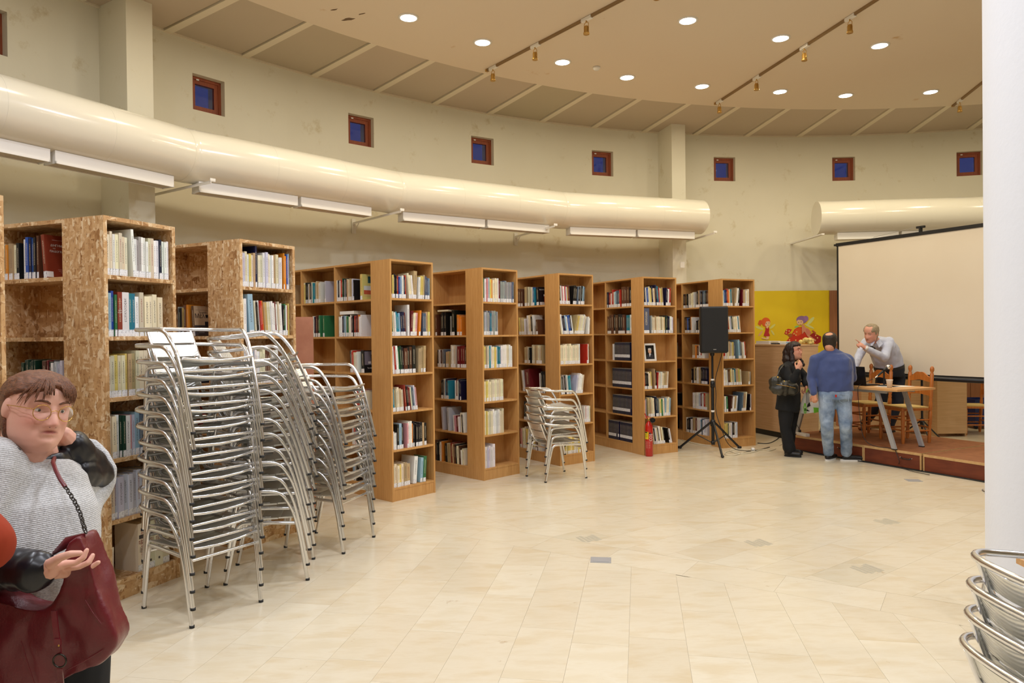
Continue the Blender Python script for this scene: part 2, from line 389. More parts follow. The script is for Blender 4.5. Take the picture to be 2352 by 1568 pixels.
# piers
for nm, a0, a1 in (('pillar_1', 146.0, 147.45), ('pillar_2', 102.65, 103.95)):
    b = MB(); p = [pol(a0, 11.36), pol(a1, 11.36), pol(a1, RW+.1), pol(a0, RW+.1)]; b.prism([(q.x, q.y) for q in p][::-1], 0, HC)
    tag(b.build(nm, 'wall_paint'), kind='structure')
b = MB(); b.lathe([(.35, 0), (.35, HC)], 48, Matrix.Translation((2.645, 3.39, 0)))
tag(b.build('pillar_3', 'pillar_paint'), kind='structure')
# wall marks, thermostat, small fittings
part(lambda b: b.box((-.04, -.012, -.05), (.04, 0, .05)), 'wall_box', 'white_enamel', None)
wb = bpy.data.objects['wall_box']; wb.location = P(1567, 608, 12.38); wb.rotation_euler.z = R_(14); tag(wb, 'small white switch box high on the far square pier', 'switch')
# ceiling
b = MB(); n = 120
b.add([CI+V(RI*math.cos(2*PI*i/n), RI*math.sin(2*PI*i/n), HC-.03) for i in range(n)], [tuple(range(n))[::-1]])
b.loft([[CI+V(RI*math.cos(2*PI*i/n), RI*math.sin(2*PI*i/n), z) for i in range(n)] for z in (HC-.03, HC+.04)], False)
b.add([CC+V(13*math.cos(2*PI*i/n), 13*math.sin(2*PI*i/n), HC+.05) for i in range(n)], [tuple(range(n))[::-1]])
ceil = b.build('ceiling', 'ceiling_paint'); tag(ceil, kind='structure')
def inner(a):       # where the radius at this angle meets the plaster disc
    d = V(math.cos(R_(a)), math.sin(R_(a)), 0); e = CC-CI; bq = e.dot(d); c = e.dot(e)-RI*RI; return CC+d*(-bq+math.sqrt(bq*bq-c))
ST = 4.8; A0 = 143.7
for k in range(75):
    a = A0-ST*k; g = .30
    q = [inner(a-g), inner(a-ST+g), pol(a-ST+g, RW-.03), pol(a-g, RW-.03)]
    pn = part(lambda b: (b.prism([(p.x, p.y) for p in q][::-1], HC+.0, HC+.02)), 'ceiling_panel', 'panel_grey', ceil)
    q2 = [inner(a+g-.06), inner(a-g+.06), pol(a-g+.06, RW), pol(a+g-.06, RW)]
    part(lambda b: b.prism([(p.x, p.y) for p in q2][::-1], HC-.018, HC+.02), 'ceiling_bar', 'bar_paint', ceil)
b = MB(); N = 180
for i in range(N):
    a0, a1 = 360/N*i, 360/N*(i+1); c = [pol(a0, RW-.035), pol(a1, RW-.035), pol(a1, RW+.01), pol(a0, RW+.01)]
    b.prism([(p.x, p.y) for p in c], HC-.02, HC+.01)
tag(b.build('trim_1', 'bar_paint'), kind='structure')
# floor: marble slabs in two bonds either side of a diagonal seam
b = MB(); b.add([(CC.x+12.2*math.cos(2*PI*i/64), CC.y+12.2*math.sin(2*PI*i/64), -.004) for i in range(64)], [tuple(range(64))])
floor = b.build('floor', 'grout'); tag(floor, kind='structure')
SP = V(.0, 5.66, 0); SD = V(math.cos(R_(-33)), math.sin(R_(-33)), 0); SN = V(-SD.y, SD.x, 0)     # SN points away from the camera
def clip(poly, o, n):
    out = []
    for i in range(len(poly)):
        a, c = poly[i], poly[(i+1) % len(poly)]; da, dc = (a-o).dot(n), (c-o).dot(n)
        if da >= 0: out.append(a)
        if (da >= 0) != (dc >= 0): out.append(a+(c-a)*(da/(da-dc)))
    return out
tiles = []
def bond(ang, lo, hi, L=.61, Wd=.305, off=0.):
    u = V(math.cos(R_(ang)), math.sin(R_(ang)), 0); v = V(-u.y, u.x, 0); g = .0005
    for i in range(-60, 61):
        for j in range(-32, 33):
            sh = random.Random(i*7+3).random()*L
            c = SP+v*((i+off)*Wd)+u*(j*L+sh)
            if (c-CC).length > 12.4 or c.y < 1.6: continue
            p = project((c.x, c.y, 0))
            if p[2] < .5 or not (-500 < p[0] < 2850) or p[1] > 1900: continue
            q = [c+u*g+v*g, c+u*(L-g)+v*g, c+u*(L-g)+v*(Wd-g), c+u*g+v*(Wd-g)]
            if lo is not None: q = clip(q, SP+SN*lo, SN)
            if q and hi is not None: q = clip(q, SP+SN*hi, -SN)
            if len(q) < 3: continue
            ar = abs(sum((q[k]-q[0]).cross(q[k+1]-q[0]).z for k in range(1, len(q)-1)))/2
            if ar < .004: continue
            m = sum(q, V(0, 0, 0))/len(q)
            if (m-CC).length > RW: continue
            d = (m-V(0, 0, EYE)).length; tiles.append((ar*EYE/d**3, q, m))
bond(80., None, -.001); bond(-33., 0., .36, .61, .36); bond(37., .362, None)
GREY = [at_z(1355, 1237, 0), at_z(1745, 1247, 0), at_z(2040, 1198, 0), at_z(1995, 1307, 0)]
def tcol(m):
    r = random.random(); f = .985+.015*random.random(); base = rgb(220, 209, 185)
    if r < .10: base = rgb(217, 205, 180)
    elif r < .2: base = rgb(223, 213, 190)
    elif r < .3: base = rgb(218, 206, 181)
    c = tuple(x*f for x in base)
    if min((m-g).length for g in GREY) < .19: c = rgb(212, 202, 178)
    return c
tiles.sort(key=lambda t: -t[0])
bs = MB()
for k, (_, q, m) in enumerate(tiles):
    q = [(p.x, p.y) for p in q]; col = tcol(m)
    if k < 300:
        b = MB(); b.col = col; b.prism([(x-m.x, y-m.y) for x, y in q], -.002, 0); o = b.build('floor_tile', 'marble', floor, True); o.location = (m.x, m.y, 0)
    else: bs.col = col; bs.prism(q, -.002, 0)
tag(bs.build('floor_tiles', 'marble', floor, True), kind='stuff')
# brushed grey repair marks on the slabs
for g in GREY:
    b = MB(); b.col = rgb(176, 168, 148)
    for j in range(5): b.box((-.09+.035*j, -.06-.015*(j % 2), 0), (-.065+.036*j, .06+.02*((j+1) % 3), .0006))
    o = b.build('repair_patch', 'painted', floor, True); o.location = (g.x, g.y, 0); o.rotation_euler.z = R_(20)
for (px, py), lb in (((1380, 1286), 'square metal floor socket cover in the open middle of the floor'), ((2098, 1103), 'square metal floor socket cover in front of the stage')):
    r = empty('floor_socket', at_z(px, py, 0), R_(-8)); tag(r, lb, 'floor socket')
    part(lambda b: b.box((-.075, -.065, 0), (.075, .065, .003)), 'cover_frame', 'grey_enamel', r)
    part(lambda b: b.box((-.058, -.048, .003), (.058, .048, .005)), 'lid', 'grey_enamel', r)
for nm, a0, a1 in (('baseboard_back', 56, 170),):
    b = MB()
    for i in range(57):
        p, q = a0+2*i, a0+2*i+2; b.prism([(x.x, x.y) for x in (pol(p, RW-.015), pol(q, RW-.015), pol(q, RW+.02), pol(p, RW+.02))], 0, .09)
    tag(b.build(nm, 'bar_paint'), kind='structure')

# ================================================================== CEILING LIGHTS
dn = MB(); dn.lathe([(.115, 0), (.115, -.008), (.095, -.012), (.09, -.006)], 24)
trim_me = dn.mesh('downlight_trim', 'white_enamel')
dg = MB(); dg.lathe([(.0, -.009), (.092, -.009), (.092, -.004)], 24)
glow_me = dg.mesh('lamp_disc', 'lamp_glow')
def downlight(x, y, lb, grp, power, colr, sz=.2):
    r = empty('downlight', (x, y, HC-.03)); tag(r, lb, 'ceiling light', grp)
    for nm, me in (('trim', trim_me), ('lamp_disc', glow_me)):
        o = bpy.data.objects.new(nm, me); COL.objects.link(o); o.parent = r
    l = bpy.data.lights.new('downlight_lamp', 'AREA'); l.shape = 'DISK'; l.size = sz; l.energy = power; l.color = colr
    lo = bpy.data.objects.new('downlight_lamp', l); COL.objects.link(lo); lo.parent = r; lo.location = (0, 0, -.016)
outer = [(-1.13, 8.16), (-.32, 8.87), (.71, 9.54), (1.66, 10.13), (2.82, 10.53), (4.06, 10.8), (5.14, 11.01), (6.37, 10.89)]
ordn = ['first', 'second', 'third', 'fourth', 'fifth', 'sixth', 'seventh', 'eighth', 'ninth', 'tenth', 'eleventh', 'twelfth', 'thirteenth', 'fourteenth', 'fifteenth', 'sixteenth', 'seventeenth', 'eighteenth', 'nineteenth', 'twentieth']+['%dth' % i if i % 10 not in (1, 2, 3) else '%d%s' % (i, {1: 'st', 2: 'nd', 3: 'rd'}[i % 10]) for i in range(21, 60)]
for i, (x, y) in enumerate(outer):
    downlight(x, y, 'lit round ceiling downlight, %s from the left along the panelled rim' % ordn[i], 'lit downlights near the rim panels', LIGHT_FAR, WARM)
for i, (x, y) in enumerate([(2.07, 8.32), (3.34, 8.85), (4.69, 9.11)]):
    downlight(x, y, 'lit round ceiling downlight, %s of three in the inner row' % ordn[i], 'lit downlights of the inner row', LIGHT_FAR, WARM)
for x, y in [(7.6, 10.7), (8.9, 10.2), (6.2, 9.1), (7.6, 8.8), (-1.9, 7.3), (-2.7, 6.2), (5.0, 6.8), (7.2, 6.6)]:
    downlight(x, y, 'lit round ceiling downlight further round the ring', 'downlights further round the ring', LIGHT_FAR, WARM)
for x, y in [(.9, 6.6), (-1.0, 4.6), (-3.2, 3.4), (.6, 2.6), (2.8, 3.0), (-1.4, .6), (1.0, -.6), (-3.2, -.2), (3.4, .2), (3.4, 5.2), (5.6, 3.6)]:
    downlight(x, y, 'neutral white ceiling downlight over the near floor', 'downlights over the near floor', LIGHT_NEAR, NEUTRAL, .3)
det = fit(MB().lathe([(.0, HC-.03), (.05, HC-.03), (.05, HC-.05), (.03, HC-.07), (0, HC-.07)], 20, Matrix.Translation((at_z(1370, 154, HC-.03)).xy.to_3d())), 'smoke_detector', 'white_enamel', (at_z(1370, 154, HC-.03)).xy.to_3d()+V(0, 0, HC-.03))
tag(det, 'small white smoke detector on the plaster ceiling between downlights', 'smoke detector')
# plaster damage by the rim
for px, py, s in ((768, 22, .05), (800, 44, .09), (830, 32, .05)):
    q = at_z(px, py, HC-.031); b = MB(); b.col = rgb(110, 84, 54)
    pts = [(math.cos(t)*s*random.uniform(.5, 1.2), math.sin(t)*s*.3*random.uniform(.4, 1.3)) for t in [i*PI/5 for i in range(10)]]
    b.prism(pts, -.002, 0); o = b.build('plaster_chip', 'painted', ceil, True); o.location = q; o.rotation_euler.z = R_(-20)
# track lights
def track(p0, p1, spots, lb, first):
    d = (p1-p0); L = d.length; r = empty('light_track', (p0.x, p0.y, HC-.03), math.atan2(d.y, d.x)); tag(r, lb, 'light track')
    part(lambda b: (b.box((0, -.016, -.028), (L, .016, 0)), b.box((0, -.006, -.034), (L, .006, -.028))), 'rail', 'track_metal', r)
    part(lambda b: b.box((-.03, -.02, -.032), (0, .02, 0)), 'end_cap', 'brass', r)
    for i, t in enumerate(spots):
        c = p0+d.normalized()*t; s = empty('spotlight', (c.x, c.y, HC-.07), math.atan2(d.y, d.x)); tag(s, 'small brass spotlight, %s along the %s' % (ordn[i], first), 'spotlight', 'brass spotlights on the '+first)
        part(lambda b: b.box((-.07, -.02, 0), (.09, .02, .035)), 'adapter', 'white_enamel', s)
        part(lambda b: b.tube([(-.035, 0, -.12), (-.035, 0, -.04), (-.02, 0, -.02), (.02, 0, -.02), (.035, 0, -.04), (.035, 0, -.12)], .004, 6), 'yoke', 'brass', s)
        part(lambda b: b.tube([(0, 0, -.02), (0, 0, .0)], .008, 6), 'stem', 'brass', s)
        part(lambda b: b.lathe([(.02, -.06), (.03, -.075), (.03, -.13), (.036, -.14), (.036, -.155), (.024, -.15)], 12), 'lamp_head', 'brass', s)
t0, t1 = at_z(1120, 162, HC-.05), at_z(1430, 0, HC-.05); t1 = t0+(t1-t0)*1.9
track(V(t0.x, t0.y, 0), V(t1.x, t1.y, 0), [.12, 1.02, 1.95, 3.0], 'brass light track on the ceiling starting behind the second downlight', 'near track')
t0, t1 = at_z(1645, 238, HC-.05), at_z(2015, 0, HC-.05); t1 = t0+(t1-t0)*1.5
track(V(t0.x, t0.y, 0), V(t1.x, t1.y, 0), [.1, 1.15, 2.25, 3.1, 4.2], 'long brass light track across the middle of the ceiling', 'middle track')
t0, t1 = at_z(2190, 243, HC-.05), at_z(2257, 190, HC-.05); t1 = t0+(t1-t0)*3
track(V(t0.x, t0.y, 0), V(t1.x, t1.y, 0), [.25, 1.4], 'brass light track on the ceiling beside the white pillar', 'far track')

# ================================================================== DUCTS
RD, ZD, rd = 11.0, 3.63, .288
def duct(name, lb, angs, joints):
    pts = [pol(a, RD, ZD) for a in angs]; o = pts[0]; r = empty(name, o); tag(r, lb, 'duct')
    loc = [p-o for p in pts]
    for i in range(len(loc)-1):
        d = (loc[i+1]-loc[i]); a = loc[i] if i else loc[i]; c = loc[i+1]
        part(lambda b: b.tube([a-d.normalized()*(.0 if i == 0 else .03), c], rd, 40), 'duct_section', 'duct_paint', r)
    for i in range(1, len(loc)-1):
        part(lambda b: b.tube([loc[i]+(loc[i-1]-loc[i]).normalized()*.07, loc[i], loc[i]+(loc[i+1]-loc[i]).normalized()*.07], rd+.002, 40), 'joint_band', 'duct_paint', r)
    for i in range(len(loc)-1):
        for t in (.34, .67):
            p = loc[i].lerp(loc[i+1], t); d = (loc[i+1]-loc[i]).normalized()*.006
            part(lambda b: b.tube([p-d, p+d], rd+.0015, 40), 'seam', 'duct_paint', r)
    return r
duct('air_duct', 'long fat white ventilation duct along the wall above the bookcases', [175, 160.3, 145.4, 130.5, 115.7, 102.2], None)
duct('air_duct', 'shorter white ventilation duct above the projection screen', [91.3, 77.5, 62], None)
for z, a in ((ZD, 102.2), (ZD, 91.3)):
    pass
# casings and brackets under the duct
lamps = [(3, 106, 360, 388), (106, 378, 0, 0), (422, 655, 0, 0), (660, 852, 0, 0), (892, 1068, 0, 0), (1070, 1217, 0, 0), (1284, 1440, 0, 0), (1442, 1582, 0, 0)]
segA = [160.3, 145.4, 130.5, 115.7, 102.2]
def seg_point(i, t, r=RD-.02, z=ZD-rd): return pol(segA[i], r, z).lerp(pol(segA[i+1], r, z), t)
ci = 0
for i, spans in enumerate([[(.03, .49), (.505, .93)], [(.04, .46), (.475, .84)], [(.03, .49), (.505, .90)], [(.05, .50), (.515, .93)]]):
    for s0, s1 in spans:
        p, q = seg_point(i, s0), seg_point(i, s1); d = q-p; L = d.length; ci += 1
        r = empty('strip_light', (p.x, p.y, ZD-rd-.10), math.atan2(d.y, d.x)); tag(r, 'unlit white strip light casing, %s from the left under the long duct' % ordn[ci-1], 'strip light', 'strip light casings under the duct')
        part(lambda b: (b.box((.0, -.085, .02), (L, .085, .115)),), 'casing', 'white_enamel', r)
        part(lambda b: (b.box((.02, -.07, .008), (L-.02, .07, .02)),), 'louvre', 'panel_grey', r)
        part(lambda b: (b.box((.0, -.09, .0), (L, -.075, .02)), b.box((.0, .075, .0), (L, .09, .02)), b.box((.0, -.09, .0), (.012, .09, .02)), b.box((L-.012, -.09, .0), (L, .09, .02))), 'rim', 'white_enamel', r)
for k, a in enumerate((145.0, 131.2, 130.2-12.8, 101.9)):
    w = pol(a, RW-.02, ZD-rd-.03); c = pol(a, RD-.42, ZD-rd-.03); r = empty('duct_bracket', (w.x, w.y, w.z), R_(a+180)); L = (w-c).length
    tag(r, 'white steel wall bracket holding up the duct, %s from the left' % ordn[k], 'bracket', 'duct wall brackets')
    part(lambda b: (b.box((0, -.025, -.004), (L, .025, .004)), b.box((0, -.025, -.025), (L, -.019, 0)), b.box((L-.01, -.03, 0), (L, .03, .03))), 'arm', 'white_enamel', r)
    part(lambda b: (b.box((0, -.03, -.15), (.012, .03, .06)), b.tube([(.01, 0, -.14), (.16, 0, -.01)], .008, 6)), 'wall_plate', 'white_enamel', r)
for k, (s0, s1) in enumerate(((.12, .5), (.52, .92))):
    p, q = pol(91.3, RD-.02, ZD-rd).lerp(pol(77.5, RD-.02, ZD-rd), s0), pol(91.3, RD-.02, ZD-rd).lerp(pol(77.5, RD-.02, ZD-rd), s1); d = q-p; L = d.length
    r = empty('strip_light', (p.x, p.y, ZD-rd-.10), math.atan2(d.y, d.x)); tag(r, 'unlit white strip light casing, %s under the duct over the screen' % ordn[k], 'strip light')
    part(lambda b: b.box((.0, -.085, .0), (L, .085, .115)), 'casing', 'white_enamel', r)
w = pol(91.6, RW+.02, ZD-rd-.03); r = empty('duct_bracket', w, R_(88.5+180+3)); tag(r, 'white wall bracket under the open end of the duct over the screen', 'bracket')
part(lambda b: b.box((0, -.025, -.02), (1.3, .025, .004)), 'arm', 'white_enamel', r)

# ================================================================== BOOKCASES
BH = 2.44
def bookcase(name, x, y, ang, Wd, D, nb, m, label, cat='bookcase', group=None, t=.02, base=.135, pitch=.383, joint=True):
    r = empty(name, (x, y, 0), ang); tag(r, label, cat, group)
    part(lambda b: b.box((0, 0, 0), (t, D, BH-t)), 'side_panel', m, r); part(lambda b: b.box((Wd-t, 0, 0), (Wd, D, BH-t)), 'side_panel', m, r)
    part(lambda b: b.box((0, 0, BH-t), (Wd, D, BH)), 'top_panel', m, r)
    part(lambda b: b.box((t, D-.012, .02), (Wd-t, D-.002, BH-t)), 'back_panel', m, r)
    part(lambda b: b.box((t, .006, 0), (Wd-t, .022, base-t)), 'plinth', m, r)
    bw = Wd/nb
    for i in range(1, nb): part(lambda b: b.box((i*bw-t/2, .001, .0), (i*bw+t/2, D-.012, BH-t)), 'divider', m, r)
    for i in range(nb):
        x0 = i*bw+(t if i == 0 else t/2); x1 = (i+1)*bw-(t if i == nb-1 else t/2)
        for k in range(6): part(lambda b: b.box((x0, .003, base+pitch*k-t), (x1, D-.012, base+pitch*k)), 'shelf', m, r)
    return r
#        corner x, y, front angle, width, side depth, bays in the row, material
BC = [(-2.83, 3.29, 79.0, .58, .33, 2, 'chipboard'), (-2.54, 4.485, 68.8, .56, .34, 2, 'chipboard'), (-2.12, 5.62, 62.5, .59, .34, 2, 'chipboard'), (-1.215, 7.19, 48.5, .58, .29, 3, 'beech'),
      (-.337, 8.20, 45.3, .585, .26, 2, 'beech'), (.592, 9.07, 35.7, .59, .26, 2, 'beech'), (1.786, 9.79, 27.0, .585, .24, 3, 'beech'), (3.02, 10.32, 23.5, .60, .28, 3, 'beech')]
NAMES = ['chipboard case cut by the frame edge', 'nearest full chipboard bookcase', 'chipboard case behind the chairs', 'first beech bookcase', 'second beech bookcase', 'third beech bookcase', 'fourth beech bookcase', 'last beech bookcase']
UNITS = {}
BAY = .655
for i, (x, y, a, w, sd, nb, m) in enumerate(BC):
    d1 = V(math.cos(R_(a)), math.sin(R_(a)), 0); bk = V(-d1.y, d1.x, 0); K = V(x, y, 0); t = .026 if m == 'chipboard' else .02
    kind = 'chipboard' if m == 'chipboard' else 'beech'
    base, pitch = (.13, .388) if m == 'chipboard' else (.135, .383)
    U = bookcase('end_bookcase', K.x, K.y, R_(a), w, sd, 1, m, 'open %s shelf unit closing the end of the %s' % (kind, NAMES[i]), group='shelf units at the row ends', t=t, base=base, pitch=pitch)
    o = K+bk*(sd+BAY*nb); Dh = w/2
    A = bookcase('bookcase', o.x, o.y, R_(a-90), BAY*nb, Dh, nb, m, 'long %s row of the %s running to the wall' % (kind, NAMES[i]), group='long bookcase rows', t=t, base=base, pitch=pitch)
    q = K+d1*w+bk*sd
    B = bookcase('bookcase', q.x, q.y, R_(a+90), BAY*nb, Dh-.004, nb, m, 'rear half of the %s, turned away, back to back' % NAMES[i], group='rear bookcase rows', t=t, base=base, pitch=pitch)
    UNITS[i] = (Matrix.Translation(K) @ Matrix.Rotation(R_(a), 4, 'Z'), Matrix.Translation(o) @ Matrix.Rotation(R_(a-90), 4, 'Z'), base, pitch, t, w, nb)
# short chipboard box standing against the chipboard case (pink-brown panel seen between the rows)
q = P(699, 728, 7.05); b = MB(); b.box((-.15, -.012, 0), (.15, .012, q.z+.0)); o = b.build('leaning_board', 'brown_board' if 'brown_board' in MATS else 'pink_board', None) if False else None
mat('pink_board', rgb(190, 130, 104), .6, fn=f_grain(rgb(182, 122, 96), rgb(196, 138, 110), (4, 4, 4)))
b = MB(); b.box((-.082, -.06, 0), (.082, .06, q.z)); o = b.build('side_cabinet', 'pink_board'); o.location = (q.x, q.y, 0); o.rotation_euler.z = R_(14)
tag(o, 'plain pinkish brown cabinet between chipboard case and first beech bookcase', 'cabinet')

PALC = dict(c=(232, 221, 190), w=(240, 238, 233), l=(206, 208, 222), y=(222, 200, 110), o=(228, 138, 40), r=(186, 48, 36), m=(110, 28, 34), b=(40, 80, 160), n=(26, 30, 60),
            t=(40, 128, 150), g=(50, 116, 74), d=(30, 58, 44), k=(26, 24, 26), s=(86, 100, 118), a=(160, 160, 158), p=(220, 160, 160), u=(92, 56, 36), e=(190, 164, 122), i=(150, 186, 206), q=(150, 56, 38))
CN = dict(c='cream', w='white', l='pale lilac', y='yellow', o='orange', r='red', m='maroon', b='blue', n='navy', t='teal', g='green', d='dark green', k='black', s='slate', a='grey', p='pink', u='brown', e='beige', i='light blue', q='brick red')
# runs: start fraction ; colours ; height ; mean thickness ; lean (degrees)     six shelves per bay, top to bottom
FRONT = {
 0: ['0;w3c4;.28;.02;0|.72;c6w3;.28;.02;0', '0;c5e3;.27;.03;0|.6;ecwcc;.27;.03;3', '0;m4k3;.26;.03;0|.55;wcwc;.26;.03;0', '0;c9w8;.28;.03;0', '0;l9w8;.28;.03;0', '0;w5;.3;.03;0'],
 1: ['0;c2w1c5;.27;.022;0|.36;W1;.31;.02;3|.40;w1a2w3c2w2n1w8;.26;.019;0', '0;d1i1b1g1d1;.285;.016;0|.155;Q1;.285;.034;0|.22;W1;.285;.055;0|.33;T2;.28;.025;0|.425;w1c2;.28;.024;0|.56;c4;.275;.036;0', '0;c2y1c2y1c1;.275;.021;0|.30;e2c3e2;.285;.034;0', '0;c2W1d2w1p1l1i1s2d1m1c2;.275;.025;0', '0;c1l8w2m2;.275;.032;0', '0;C1;.22;.014;-2|.42;C4;.315;.062;0'],
 2: ['0;l2c1w1y1c1e1l1w2;.27;.018;0|.27;n1;.33;.022;0|.33;c2w1l1c1w2;.28;.02;0|.60;w1e1c1w4;.275;.022;0|.84;o2b1p1i1c1;.29;.016;0', '0;c1w1;.28;.022;0|.1;I1;.33;.05;3|.24;c1k1w1r2o1e1y1c2;.28;.015;4|.53;w3m1w1c1w4;.275;.017;3|.82;k1g1w1q1y1;.265;.014;0', '0;w1l1n1b1i1w3c2u2e1w3;.27;.024;0', '0;c5w3e4;.26;.022;0', '0;c6e5u2;.26;.022;0', '0;w5c5;.26;.025;0'],
 3: ['0;k1y1k2r1b1i1w1n1r1k1u1;.235;.018;0|.42;c2w1;.26;.018;5|.56;E1;.29;.045;-3|.68;w1y2e1w1;.245;.016;-3|.86;s2i1;.24;.024;0', '0;d1c1w1t2i1n2m1;.24;.020;3|.4;W1;.32;.026;0|.47;m1c2p3;.25;.020;-4|.68;o2;.26;.028;-4|.80;s2;.25;.020;0|.88;e1y1d1;.24;.018;0', '0;w1r1w1g1d1k1;.28;.020;4|.3;u1k1u1k1;.275;.034;0|.66;e3;.27;.032;-2', '0;t1e1c2e1c1;.235;.019;3|.28;q1;.27;.02;5|.34;k1m2c1s1l1p1;.25;.018;6', '0;w3;.18;.018;0|.12;k1i1k1;.265;.03;0|.36;p1w2o1k1;.26;.02;0|.58;k3e1k1;.245;.024;0', '0;c3y1e1;.23;.022;0|.22;c1e2;.235;.03;0|.50;W1l1;.28;.045;-5|.68;i1g1;.27;.028;-4'],
 4: ['0;g2w1p2i1y2o1c4w1m4;.27;.016;0|.55;a3s1a5s1;.255;.018;-1', '0;a2l1a3s1t1a3s1a1;.27;.017;0', '0;y2e1c2t1w1c2y1w1t2l1w4c2w3;.26;.017;0', '0;c2y2c12;.245;.018;0', '0;c2y1c5w6c3;.275;.017;0', '0;w2l1w3;.255;.028;0'],
 5: ['0;k1w1u1p1w1r1l1y1m1u1;.24;.015;3|.42;K1k2s1k1a1k1i1s1;.24;.02;-5', '0;c1w1n2i1w1b2n1w1;.245;.016;9|.46;e1y1c3w1c2;.25;.018;-12|.88;w3;.22;.016;-4', '.02;c13w1;.25;.020;0|.84;r1w1r1;.25;.016;0', '0;a1k1a1k1a1w1t2;.245;.018;5|.48;l1w4c1;.25;.018;-8', '0;c3w4;.2;.02;0|.74;w1p1w2c1;.22;.018;0', '.15;y1c1y3c1y2c3y2;.22;.018;0'],
 6: ['0;n2w1b1c2y1n1c1e1;.25;.018;4|.38;n1t1g1;.28;.018;6|.48;r1w1y1e1;.25;.018;4|.72;n2w1r1;.24;.018;-2', '0;S1;.345;.10;0|.24;a1c2e1c4e1c2e1;.235;.017;1|.72;d1k1n1w2l1;.24;.018;0', '', '0;r1k1k1k1c2y1;.23;.016;3|.32;e1k1;.27;.02;3|.42;r1c2w1c2e3c1;.23;.018;-4', '0;p1a1;.25;.022;0|.12;e2c2m1;.26;.02;3|.34;n1s1;.27;.02;4|.48;c1y1g1c2;.24;.018;2|.66;i1c2i1;.25;.020;-3', '.24;c1n1w1c1n1w1e1c1k1;.24;.019;9|.72;k1w1;.21;.018;12'],
 7: ['0;w1i1b1n1r1o1c1t1e1;.24;.018;2|.42;E1w1k1;.27;.02;-6|.66;m1e2w1c2w1;.24;.018;0', '0;c1y1c1y1r1c1l1s1d1c1c3w1t1c1;.235;.017;6', '0;r2w1c2e1a1c1y1s1;.245;.018;1|.48;i2s1;.27;.018;4|.64;c1w1r1;.24;.018;4', '0;w2c1w1u2y1c1e1c1t2e2y1c1;.235;.018;3|.84;e1a1;.20;.018;0', '0;t1c1w1g1;.23;.018;2|.26;u1w1e1c1l1;.235;.018;-6|.6;s1e2c1;.27;.02;-5|.88;k1w1;.26;.018;0', '0;y3d1c2w1k1u1w1l1;.225;.02;0'],
}
